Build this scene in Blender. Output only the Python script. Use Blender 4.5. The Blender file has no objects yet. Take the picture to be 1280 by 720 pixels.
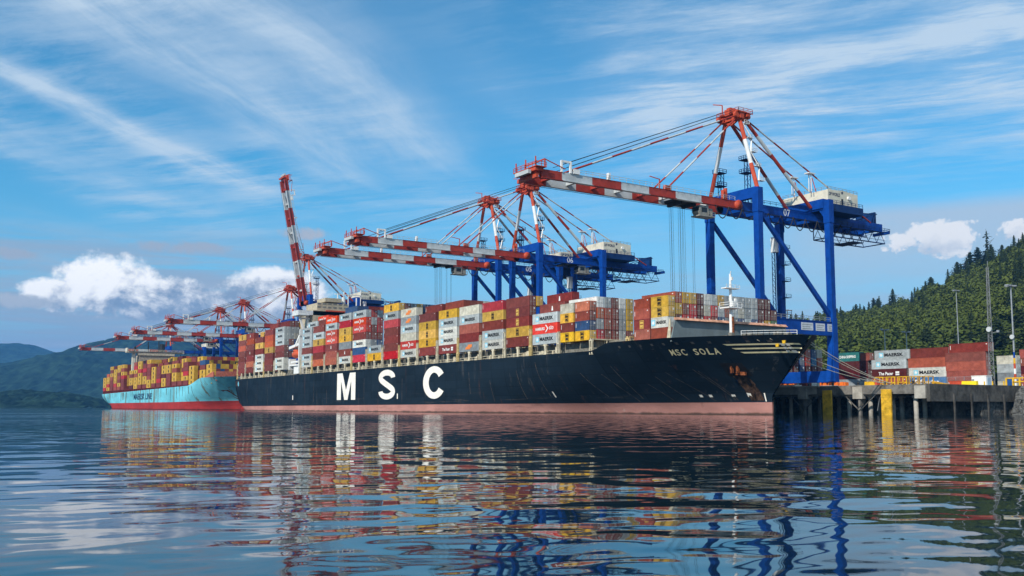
import bpy, bmesh, math, random
import numpy as np
from mathutils import Vector, Matrix, noise as mnoise

# ------------------------------------------------------------------ camera, sky, sun, exposure
S = bpy.context.scene
COL = S.collection
R_ = math.radians
HEAD = R_(32.903)      # X runs along the quay (towards the bow), Y inland, Z up; the camera floats at the origin
PITCH = R_(5.5)
uX, uY = math.sin(HEAD), math.cos(HEAD)
right = Vector((uX, uY, 0))
fwdh = Vector((-uY, uX, 0))
fwd = fwdh * math.cos(PITCH) + Vector((0, 0, math.sin(PITCH)))
up = -fwdh * math.sin(PITCH) + Vector((0, 0, math.cos(PITCH)))
cd = bpy.data.cameras.new("camera")
cam = bpy.data.objects.new("camera", cd)
COL.objects.link(cam)
m = Matrix((right, up, -fwd)).transposed().to_4x4()
m.translation = Vector((0, 0, 1.95))
cam.matrix_world = m
cd.sensor_width = 36.0
cd.lens = 1180.0 / 1280.0 * 36.0
cd.shift_y = 0.02725
cd.clip_start = 0.5
cd.clip_end = 40000
S.camera = cam
S.view_settings.view_transform = 'Standard'
S.view_settings.look = 'None'
S.view_settings.gamma = 1.0
S.view_settings.exposure = 0.0
S.render.engine = 'CYCLES'
S.cycles.use_denoising = True
S.cycles.max_bounces = 6
S.cycles.volume_bounces = 0
S.cycles.use_adaptive_sampling = True
S.cycles.adaptive_threshold = 0.015

SUN_EL = R_(36)
SUN_DIR = Vector((0.33, -0.944, 0)).normalized()
SUN_DIR = Vector((SUN_DIR.x * math.cos(SUN_EL), SUN_DIR.y * math.cos(SUN_EL), math.sin(SUN_EL)))
sl = bpy.data.lights.new("sun", 'SUN')
sl.energy = 5.0
sl.angle = R_(0.5)
sl.color = (1.0, 0.93, 0.82)
so = bpy.data.objects.new("sun", sl)
COL.objects.link(so)
so.rotation_euler = (-SUN_DIR).to_track_quat('-Z', 'Y').to_euler()


class E:
    """tiny expression builder on math nodes"""
    nt = None

    def __init__(self, s):
        self.s = s

    @staticmethod
    def m(op, *a, clamp=False):
        n = E.nt.nodes.new('ShaderNodeMath')
        n.operation = op
        n.use_clamp = clamp
        for i, v in enumerate(a):
            if isinstance(v, E):
                E.nt.links.new(v.s, n.inputs[i])
            else:
                n.inputs[i].default_value = v
        return E(n.outputs[0])

    def __add__(s, o): return E.m('ADD', s, o)
    def __radd__(s, o): return E.m('ADD', o, s)
    def __sub__(s, o): return E.m('SUBTRACT', s, o)
    def __rsub__(s, o): return E.m('SUBTRACT', o, s)
    def __mul__(s, o): return E.m('MULTIPLY', s, o)
    def __rmul__(s, o): return E.m('MULTIPLY', o, s)
    def __truediv__(s, o): return E.m('DIVIDE', s, o)
    def __rtruediv__(s, o): return E.m('DIVIDE', o, s)


def smooth(a, b, x, o0=0.0, o1=1.0):
    n = E.nt.nodes.new('ShaderNodeMapRange')
    n.interpolation_type = 'SMOOTHSTEP'
    E.nt.links.new(x.s, n.inputs[0])
    for i, v in zip((1, 2, 3, 4), (a, b, o0, o1)):
        n.inputs[i].default_value = v
    return E(n.outputs[0])


def vec(x, y, z=0.0):
    n = E.nt.nodes.new('ShaderNodeCombineXYZ')
    for i, v in enumerate((x, y, z)):
        if isinstance(v, E):
            E.nt.links.new(v.s, n.inputs[i])
        else:
            n.inputs[i].default_value = v
    return n.outputs[0]


def noise(v, scale, detail=4.0, rough=0.55, dist=0.0):
    n = E.nt.nodes.new('ShaderNodeTexNoise')
    E.nt.links.new(v, n.inputs['Vector'])
    n.inputs['Scale'].default_value = scale
    n.inputs['Detail'].default_value = detail
    n.inputs['Roughness'].default_value = rough
    n.inputs['Distortion'].default_value = dist
    return E(n.outputs['Fac'])


def mixc(f, a, b):
    n = E.nt.nodes.new('ShaderNodeMix')
    n.data_type = 'RGBA'
    if isinstance(f, E):
        E.nt.links.new(f.s, n.inputs[0])
    else:
        n.inputs[0].default_value = f
    for i, v in ((6, a), (7, b)):
        if isinstance(v, (tuple, list)):
            n.inputs[i].default_value = tuple(v[:3]) + (1,)
        else:
            E.nt.links.new(v, n.inputs[i])
    return n.outputs[2]


def mulc(a, b):
    n = E.nt.nodes.new('ShaderNodeMix')
    n.data_type = 'RGBA'
    n.blend_type = 'MULTIPLY'
    n.inputs[0].default_value = 1.0
    for i, v in ((6, a), (7, b)):
        if isinstance(v, (tuple, list)):
            n.inputs[i].default_value = tuple(v[:3]) + (1,)
        else:
            E.nt.links.new(v, n.inputs[i])
    return n.outputs[2]


W = bpy.data.worlds.new("World")
S.world = W
W.use_nodes = True
E.nt = W.node_tree
for n in list(E.nt.nodes):
    E.nt.nodes.remove(n)
wo = E.nt.nodes.new('ShaderNodeOutputWorld')
bg = E.nt.nodes.new('ShaderNodeBackground')
bg.inputs['Strength'].default_value = 0.1
E.nt.links.new(bg.outputs[0], wo.inputs[0])
sky = E.nt.nodes.new('ShaderNodeTexSky')
sky.sky_type = 'NISHITA'
sky.sun_disc = False
sky.sun_elevation = SUN_EL
sky.sun_rotation = math.atan2(SUN_DIR.x, SUN_DIR.y)
sky.air_density = 1.0
sky.dust_density = 0.3
sky.ozone_density = 2.0
tc = E.nt.nodes.new('ShaderNodeTexCoord')
sep = E.nt.nodes.new('ShaderNodeSeparateXYZ')
E.nt.links.new(tc.outputs['Generated'], sep.inputs[0])
dx, dy, dz = (E(sep.outputs[i]) for i in range(3))
dr = dx * right.x + dy * right.y
df = dx * fwdh.x + dy * fwdh.y
az = E.m('ARCTAN2', dr, df) * 57.29578
el = E.m('ARCSINE', dz) * 57.29578
zc = E.m('MAXIMUM', dz, 0.02)
CP, SP = math.cos(R_(11.5)), math.sin(R_(11.5))
along = (df * CP + dr * SP) / zc        # cirrus sheet: plane coordinates, streaks run along one wind direction
across = (dr * CP - df * SP) / zc
azel = vec(az, el)
wob = noise(vec(along, across, 2.0), 0.9, 3.0) - 0.5
ac = across + wob * 0.22
fib = noise(vec(along * 0.5, ac * 2.2, 1.0), 2.0, 9.0, 0.66, 0.25)
fib2 = noise(vec(along * 0.9, ac * 1.5, 7.0), 1.7, 6.0, 0.6)
patch = noise(vec(along * 0.35, ac * 0.8, 4.0), 1.1, 3.0, 0.5)


def band(c, w, a0, a1, amp):
    t = (ac - c) / w
    return E.m('EXPONENT', E.m('MULTIPLY', t * t, -1.0)) * smooth(a0 - .5, a0 + .3, along) * smooth(a1 + .35, a1 - .5, along) * amp


C2_, S2_ = math.cos(R_(-68)), math.sin(R_(-68))
al2 = (df * C2_ + dr * S2_) / zc
ac2 = (dr * C2_ - df * S2_) / zc + wob * 0.25
fibh = noise(vec(al2 * 0.8, ac2 * 2.4, 3.0), 1.6, 11.0, 0.70, 0.12)
streak = band(-2.03, 0.085, 0.0, 3.9, 0.72) + band(-1.47, 0.14, 0.0, 3.95, 0.62) + band(-1.08, 0.17, 0.0, 3.9, 0.5) \
    + band(-2.55, 0.16, 2.4, 4.6, 0.22) + band(-1.95, .05, 3.5, 4.05, .5)
rightside = smooth(-1.0, 0.1, across) * smooth(5.6, 3.0, along)
c_alpha = streak * smooth(0.16, 0.80, fib) * 1.3 + rightside * smooth(0.38, 0.70, fibh * 0.62 + patch * 0.38) * 0.95 \
    + smooth(0.36, 0.66, patch) * smooth(0.36, 0.68, fibh) * 0.7 * smooth(6.5, 3.5, along)
c_alpha = c_alpha + smooth(-2.0, -0.4, across) * smooth(4.2, 2.2, along) * smooth(0.25, 0.7, patch) * 0.40
c_alpha = E.m('MINIMUM', c_alpha, 0.85) * smooth(6.0, 10.5, el)
# blue of the sky: Nishita graded a little deeper
sk = mulc(sky.outputs[0], (0.40, 1.26, 1.50))
col = mixc(c_alpha, sk, (6.4, 7.7, 8.9))
# low grey sheets near the horizon
shn = noise(vec(az * 0.10, el * 0.75, 3.0), 1.0, 6.0, 0.6)
shm = smooth(0.42, 0.66, shn) * smooth(11.5, 7.5, el) * smooth(0.3, 3.0, el)
leftw = smooth(-9.0, -20.0, az, 0.35, 0.8)
col = mixc(shm * leftw, col, (4.0, 4.8, 5.9))
rightw = smooth(12.0, 21.0, az) * smooth(11.8, 10.6, el) * smooth(5.0, 9.5, el) * smooth(0.22, 0.48, noise(vec(az * .16, el * .55, 9.0), 1.0, 5.0))
col = mixc(rightw * 0.8, col, (5.6, 6.2, 7.1))
rb2 = smooth(3.0, 12.0, az) * smooth(8.5, 6.0, el) * smooth(2.5, 5.0, el) * smooth(0.42, 0.62, noise(vec(az * .13, el * .8, 5.0), 1.0, 6.0))
col = mixc(rb2 * 0.6, col, (5.4, 6.1, 7.0))
pale = smooth(14.5, 3.0, el)
col = mixc(pale * smooth(-14.0, 6.0, az, 0.42, 0.72), col, (4.6, 6.6, 8.0))
horiz = smooth(8.5, 1.5, el) * smooth(2.0, -14.0, az, 0.0, 0.9)
col = mixc(horiz, col, (3.7, 5.1, 6.4))
st1 = noise(vec(az * .07, el * 1.3, 11.0), 1.0, 7.0, 0.62)
col = mixc(smooth(0.40, 0.60, st1) * smooth(-6.0, -14.0, az) * smooth(10.5, 8.0, el) * smooth(1.6, 3.2, el) * 0.75, col, (3.9, 4.6, 5.6))
col = mixc(smooth(0.55, 0.70, st1) * smooth(-10.0, -18.0, az) * smooth(7.5, 6.0, el) * smooth(2.6, 4.0, el) * 0.6, col, (6.0, 6.5, 7.0))
# cumulus
pn = noise(vec(az * 0.5, el * 0.62, 5.0), 0.75, 9.0, 0.58, 0.25)
pn2 = noise(vec(az * 0.5 + 0.22, el * 0.62 - 0.30, 5.0), 0.75, 9.0, 0.58, 0.25)
fine = noise(vec(az, el, 1.0), 1.9, 6.0, 0.6)


def blob(a0, e0, wa, wu, wd):
    x = (az - a0) / wa
    yy = el - e0
    yn = E.m('MAXIMUM', yy, 0.0) / wu + E.m('MINIMUM', yy, 0.0) / wd
    return 1.0 - (x * x + yn * yn)


def cumulus(col, blobs, top, bot, bright, dark, soft=0.28, amp=2.6, base=0.0, fa=1.1, tilt=0.0):
    d = None
    for b in blobs:
        q = blob(*b)
        d = q if d is None else E.m('MAXIMUM', d, q)
    dn = d + (pn - 0.5) * amp + (fine - 0.5) * fa + base
    a = smooth(0.0, soft, dn)
    light = (el - bot) / (top - bot) * 0.85 + (pn - pn2) * 2.2 + (fine - 0.5) * 0.5 + 0.22 - (az + 21.0) * tilt
    sh = mixc(smooth(0.1, 0.85, light), dark, bright)
    return mixc(a, col, sh)


col = cumulus(col, [(-19.5, 9.15, 3.2, .45, .55), (-12.6, 10.2, 1.9, .55, .45), (-28.5, 8.2, 2.2, .4, .4)], 11.0, 9.5, (4.9, 5.4, 6.1), (4.2, 4.9, 5.8), 0.9, 2.0, -.1)
col = cumulus(col, [(-23.3, 6.5, 3.4, 2.2, 1.7), (-20.6, 6.1, 3.6, 1.6, 1.5), (-25.8, 6.1, 2.1, 1.1, 1.1), (-17.6, 5.6, 3.4, 1.0, 1.0)], 8.6, 5.3,
              (13.0, 12.8, 12.3), (2.7, 3.6, 4.9), .55, 1.5, 0.0, 0.9, 0.05)
col = cumulus(col, [(-14.2, 6.7, 3.0, 1.5, 1.5), (-16.2, 6.0, 2.2, .9, .9)], 8.3, 5.6, (12.0, 11.9, 11.6), (3.0, 3.9, 5.1), .6, 1.3, 0.28, 0.9, 0.0)
col = cumulus(col, [(-27.5, 5.6, 2.6, .5, .5), (-16.5, 5.1, 5.0, .5, .6)], 6.4, 4.9, (5.4, 5.9, 6.4), (3.0, 3.9, 5.0), .8)
col = cumulus(col, [(24.3, 9.3, 2.5, .95, 1.0), (28.6, 9.5, 1.2, .6, .8), (22.8, 9.2, 1.5, .6, .7)], 9.9, 8.0, (9.6, 9.7, 9.8), (6.0, 6.8, 7.8), .5, 3.4, 0.0, 2.6)
E.nt.links.new(col, bg.inputs['Color'])

# ------------------------------------------------------------------ helpers
MATS = {}


def mat(name, color, rough=0.55, metal=0.0, dirt=0.18, scale=0.8, vary=0.0, streak=0.0, rust=0.0, spec=0.15, bump=0.0, zstretch=1.0):
    if name in MATS:
        return MATS[name]
    M = bpy.data.materials.new(name)
    MATS[name] = M
    M.use_nodes = True
    E.nt = M.node_tree
    b = M.node_tree.nodes['Principled BSDF']
    b.inputs['Roughness'].default_value = rough
    b.inputs['Metallic'].default_value = metal
    b.inputs['Specular IOR Level'].default_value = spec
    t = E.nt.nodes.new('ShaderNodeTexCoord')
    mp = E.nt.nodes.new('ShaderNodeMapping')
    mp.inputs['Scale'].default_value = (1, 1, zstretch)
    E.nt.links.new(t.outputs['Object'], mp.inputs[0])
    c = tuple(color)
    dark = tuple(x * (1 - dirt * 1.6) for x in c)
    lite = tuple(min(1, x * (1 + dirt * 0.8) + 0.01 * dirt) for x in c)
    nz = noise(mp.outputs[0], scale, 6.0, 0.65)
    out = mixc(smooth(0.3, 0.7, nz), dark, lite)
    if streak > 0:
        mp2 = E.nt.nodes.new('ShaderNodeMapping')
        mp2.inputs['Scale'].default_value = (0.45, 0.45, 0.03)
        E.nt.links.new(t.outputs['Object'], mp2.inputs[0])
        s1 = noise(mp2.outputs[0], 1.0, 5.0, 0.7)
        out = mixc(smooth(0.55, 0.78, s1) * streak, out, tuple(min(1, x * 1.6 + 0.045) for x in c))
    if rust > 0:
        mp3 = E.nt.nodes.new('ShaderNodeMapping')
        mp3.inputs['Scale'].default_value = (0.5, 0.5, 0.12)
        E.nt.links.new(t.outputs['Object'], mp3.inputs[0])
        s2 = noise(mp3.outputs[0], 1.3, 7.0, 0.72)
        out = mixc(smooth(0.60, 0.72, s2) * rust, out, (0.16, 0.06, 0.025))
    if vary > 0:
        oi = E.nt.nodes.new('ShaderNodeObjectInfo')
        hs = E.nt.nodes.new('ShaderNodeHueSaturation')
        r = E(oi.outputs['Random'])
        E.nt.links.new((r * vary * 2 + (1 - vary)).s, hs.inputs['Value'])
        r2 = E.m('FRACT', r * 17.0)
        E.nt.links.new((r2 * vary * 0.7 + (1 - vary * 0.45)).s, hs.inputs['Saturation'])
        r3 = E.m('FRACT', r * 41.0)
        E.nt.links.new((r3 * vary * 0.05 + (0.5 - vary * 0.025)).s, hs.inputs['Hue'])
        E.nt.links.new(out, hs.inputs['Color'])
        out = hs.outputs[0]
    E.nt.links.new(out, b.inputs['Base Color'])
    rr = noise(mp.outputs[0], scale * 2.3, 3.0)
    E.nt.links.new((rr * 0.3 + (rough - 0.15)).s, b.inputs['Roughness'])
    if bump > 0:
        bp = E.nt.nodes.new('ShaderNodeBump')
        bp.inputs['Strength'].default_value = bump
        E.nt.links.new(nz.s, bp.inputs['Height'])
        E.nt.links.new(bp.outputs[0], b.inputs['Normal'])
    return M


class MB:
    def __init__(self):
        self.v, self.f, self.mi = [], [], []

    def add(self, verts, faces, mi=0):
        o = len(self.v)
        self.v += [tuple(p) for p in verts]
        for f in faces:
            self.f.append(tuple(i + o for i in f))
            self.mi.append(mi)
        return self

    def box(self, x0, x1, y0, y1, z0, z1, mi=0):
        return self.add([(x0, y0, z0), (x1, y0, z0), (x1, y1, z0), (x0, y1, z0), (x0, y0, z1), (x1, y0, z1), (x1, y1, z1), (x0, y1, z1)],
                        [(0, 3, 2, 1), (4, 5, 6, 7), (0, 1, 5, 4), (1, 2, 6, 5), (2, 3, 7, 6), (3, 0, 4, 7)], mi)

    def beam(self, p, q, w, h, mi=0, w2=None, h2=None, upv=(0, 0, 1)):
        p, q = Vector(p), Vector(q)
        d = (q - p).normalized()
        u = Vector(upv)
        if abs(d.dot(u)) > 0.98:
            u = Vector((1, 0, 0))
        s = d.cross(u).normalized()
        u = s.cross(d)
        w2 = w if w2 is None else w2
        h2 = h if h2 is None else h2
        a = [p + s * sx * w / 2 + u * sz * h / 2 for sx, sz in ((-1, -1), (1, -1), (1, 1), (-1, 1))]
        b = [q + s * sx * w2 / 2 + u * sz * h2 / 2 for sx, sz in ((-1, -1), (1, -1), (1, 1), (-1, 1))]
        return self.add(a + b, [(0, 1, 2, 3), (4, 7, 6, 5), (0, 4, 5, 1), (1, 5, 6, 2), (2, 6, 7, 3), (3, 7, 4, 0)], mi)

    def tube(self, p, q, r, n=8, mi=0, r2=None):
        p, q = Vector(p), Vector(q)
        d = (q - p).normalized()
        u = Vector((0, 0, 1)) if abs(d.z) < 0.95 else Vector((1, 0, 0))
        s = d.cross(u).normalized()
        u = s.cross(d)
        r2 = r if r2 is None else r2
        a = [p + (s * math.cos(2 * math.pi * i / n) + u * math.sin(2 * math.pi * i / n)) * r for i in range(n)]
        b = [q + (s * math.cos(2 * math.pi * i / n) + u * math.sin(2 * math.pi * i / n)) * r2 for i in range(n)]
        fs = [(i, (i + 1) % n, n + (i + 1) % n, n + i) for i in range(n)]
        fs += [tuple(range(n))[::-1], tuple(range(n, 2 * n))]
        return self.add(a + b, fs, mi)

    def path(self, pts, r, n=5, mi=0):
        for a, b in zip(pts[:-1], pts[1:]):
            self.tube(a, b, r, n, mi)
        return self

    def banded(self, p, q, nb, r, mats=(0, 1), n=8):
        p, q = Vector(p), Vector(q)
        for i in range(nb):
            self.tube(p.lerp(q, i / nb), p.lerp(q, (i + 1) / nb), r, n, mats[i % len(mats)])
        return self

    def prism(self, poly, axis, a, b, mi=0):
        """poly: list of 2D points; axis = 'x','y','z' extrusion axis"""
        def P(u, v, w):
            return {'x': (w, u, v), 'y': (u, w, v), 'z': (u, v, w)}[axis]
        n = len(poly)
        vs = [P(u, v, a) for u, v in poly] + [P(u, v, b) for u, v in poly]
        fs = [tuple(range(n))[::-1], tuple(range(n, 2 * n))] + [(i, (i + 1) % n, n + (i + 1) % n, n + i) for i in range(n)]
        return self.add(vs, fs, mi)

    def rail(self, p, q, h=1.1, step=2.0, r=0.04, mi=0):
        p, q = Vector(p), Vector(q)
        L = (q - p).length
        k = max(1, int(L / step))
        for i in range(k + 1):
            a = p.lerp(q, i / k)
            self.beam(a, a + Vector((0, 0, h)), r * 2, r * 2, mi)
        for hh in (h, h * 0.5):
            self.beam(p + Vector((0, 0, hh)), q + Vector((0, 0, hh)), r * 2, r * 2, mi)
        return self

    def mesh(self, name, mats, smooth_=False):
        me = bpy.data.meshes.new(name)
        me.from_pydata(self.v, [], self.f)
        for mm in (mats if isinstance(mats, (list, tuple)) else [mats]):
            me.materials.append(mm)
        me.polygons.foreach_set('material_index', self.mi)
        if smooth_:
            me.polygons.foreach_set('use_smooth', [True] * len(self.f))
        me.update()
        bm = bmesh.new()
        bm.from_mesh(me)
        bmesh.ops.recalc_face_normals(bm, faces=bm.faces)
        bm.to_mesh(me)
        bm.free()
        return me

    def build(self, name, mats, parent=None, smooth_=False):
        return link(name, self.mesh(name, mats, smooth_), parent)


def link(name, data, parent=None, loc=None):
    o = bpy.data.objects.new(name, data)
    COL.objects.link(o)
    if parent is not None:
        o.parent = parent
    if loc is not None:
        o.location = loc
    return o


def tag(o, label=None, cat=None, group=None, kind=None):
    if label:
        o['label'] = label
    if cat:
        o['category'] = cat
    if group:
        o['group'] = group
    if kind:
        o['kind'] = kind
    return o


def thing(name, label, cat, loc=(0, 0, 0), group=None):
    return tag(link(name, None, None, loc), label, cat, group)


FONT = {}


def glyphs(txt, bold=0.0, shear=0.0, space=1.0):
    """verts, faces of a line of lettering, height of capitals = 1, lower left at the origin"""
    key = (txt, bold, shear, space)
    if key not in FONT:
        c = bpy.data.curves.new('t', 'FONT')
        c.body = txt
        c.offset = bold
        c.shear = shear
        c.space_character = space
        c.resolution_u = 3
        o = bpy.data.objects.new('t', c)
        COL.objects.link(o)
        bpy.context.view_layer.update()
        me = bpy.data.meshes.new_from_object(o.evaluated_get(bpy.context.evaluated_depsgraph_get()))
        vs = [tuple(v.co) for v in me.vertices]
        fs = [tuple(p.vertices) for p in me.polygons]
        bpy.data.objects.remove(o)
        bpy.data.curves.remove(c)
        bpy.data.meshes.remove(me)
        x0 = min(v[0] for v in vs)
        y0 = min(v[1] for v in vs)
        hh = max(v[1] for v in vs) - y0
        FONT[key] = ([((v[0] - x0) / hh, (v[1] - y0) / hh) for v in vs], fs, max(v[0] - x0 for v in vs) / hh)
    return FONT[key]


def letter(mb, txt, org, xd, yd, h, w=None, bold=0.0, mi=0, center=False, shear=0.0, space=1.0):
    vs, fs, W0 = glyphs(txt, bold, shear, space)
    sx = h if w is None else w / W0
    org, xd, yd = Vector(org), Vector(xd), Vector(yd)
    if center:
        org = org - xd * (W0 * sx / 2) - yd * (h / 2)
    mb.add([org + xd * (x * sx) + yd * (y * h) for x, y in vs], fs, mi)
    return W0 * sx


def ribbon(mb, pts, wx, wy, org, w, h, mi=0):
    """broad brush letter stroke in the x/z plane: unit-box centre line, half widths across x and y"""
    n = len(pts)
    L, Rr = [], []
    for i in range(n):
        a, b = pts[max(0, i - 1)], pts[min(n - 1, i + 1)]
        d = Vector((b[0] - a[0], b[1] - a[1]))
        d.normalize()
        nx, ny = -d.y * wx, d.x * wy
        L.append((org[0] + (pts[i][0] + nx) * w, org[1], org[2] + (pts[i][1] + ny) * h))
        Rr.append((org[0] + (pts[i][0] - nx) * w, org[1], org[2] + (pts[i][1] - ny) * h))
    mb.add(L + Rr, [(i, i + 1, n + i + 1, n + i) for i in range(n - 1)], mi)


def big_letter(mb, ch, org, w, h):
    def arc(cx, cy, rx, ry, a0, a1, k=18):
        return [(cx + rx * math.cos(R_(a0 + (a1 - a0) * i / k)), cy + ry * math.sin(R_(a0 + (a1 - a0) * i / k))) for i in range(k + 1)]
    if ch == 'M':
        P = lambda u, v: (org[0] + u * w, org[1], org[2] + v * h)
        for q in (((0, 0), (.225, 0), (.225, 1), (0, 1)), ((.775, 0), (1, 0), (1, 1), (.775, 1))):
            mb.add([P(*c) for c in q], [(0, 1, 2, 3)])
        for q in (((.226, 1), (.226, .70), (.41, 0), (.5, 0), (.5, .36), (.30, 1)), ((.774, 1), (.70, 1), (.501, .36), (.501, 0), (.59, 0), (.774, .70))):
            mb.add([P(*c) for c in q], [tuple(range(6))])
    elif ch == 'S':
        ribbon(mb, arc(.5, .735, .372, .168, -2, 228) + arc(.5, .265, .372, .168, 48, -182), .128, .097, org, w, h)
    elif ch == 'C':
        ribbon(mb, arc(.5, .5, .37, .40, 33, 327, 32), .13, .10, org, w, h)


ORD = ['first', 'second', 'third', 'fourth', 'fifth', 'sixth', 'seventh', 'eighth', 'ninth', 'tenth', 'eleventh', 'twelfth', 'thirteenth',
       'fourteenth', 'fifteenth', 'sixteenth', 'seventeenth', 'eighteenth', 'nineteenth', 'twentieth', 'twenty-first', 'twenty-second', 'twenty-third']

random.seed(7)
# ------------------------------------------------------------------ materials
red = mat('crane_red', (0.50, 0.075, 0.035), 0.45, dirt=0.14, scale=0.5)
boomred = mat('boom_red', (0.36, 0.045, 0.03), 0.5, dirt=0.14, scale=0.5)
white = mat('crane_white', (0.70, 0.71, 0.70), 0.5, dirt=0.10, scale=0.4)
palegrey = mat('crane_pale_grey', (0.50, 0.53, 0.54), 0.5, dirt=0.12, scale=0.4)
blue = mat('crane_blue', (0.0005, 0.050, 0.29), 0.5, dirt=0.16, scale=0.35)
darkblue = mat('crane_dark_blue', (0.003, 0.03, 0.13), 0.5, dirt=0.2, scale=0.4)
cream = mat('cream_cladding', (0.66, 0.62, 0.50), 0.6, dirt=0.10, scale=0.5)
steel = mat('galvanised_steel', (0.34, 0.36, 0.38), 0.45, 0.4, dirt=0.15)
dark = mat('dark_metal', (0.03, 0.032, 0.036), 0.5, dirt=0.2)
cable = mat('cable_black', (0.025, 0.025, 0.03), 0.6, dirt=0.1)
rope_m = mat('mooring_rope_fibre', (0.50, 0.45, 0.36), 0.9, dirt=0.2, scale=3)
orange = mat('safety_orange', (0.75, 0.16, 0.02), 0.5, dirt=0.15)
yellow_p = mat('safety_yellow', (0.72, 0.42, 0.02), 0.5, dirt=0.16)
whitep = mat('white_paint', (0.78, 0.78, 0.76), 0.5, dirt=0.08)
blackp = mat('black_paint', (0.012, 0.012, 0.014), 0.5, dirt=0.1)
glass = mat('window_glass', (0.02, 0.03, 0.04), 0.18, dirt=0.1)
shipcream = mat('ship_cream', (0.62, 0.55, 0.40), 0.6, dirt=0.25, rust=0.5, scale=0.9)
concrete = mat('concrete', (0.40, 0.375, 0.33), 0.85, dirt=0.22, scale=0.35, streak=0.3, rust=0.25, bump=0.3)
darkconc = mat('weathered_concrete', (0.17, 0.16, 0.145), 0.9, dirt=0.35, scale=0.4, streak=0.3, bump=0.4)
asphalt = mat('yard_asphalt', (0.06, 0.06, 0.062), 0.9, dirt=0.3, scale=0.2)
rock = mat('riprap_rock', (0.10, 0.10, 0.095), 0.9, dirt=0.5, scale=1.2, bump=0.8)

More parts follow.
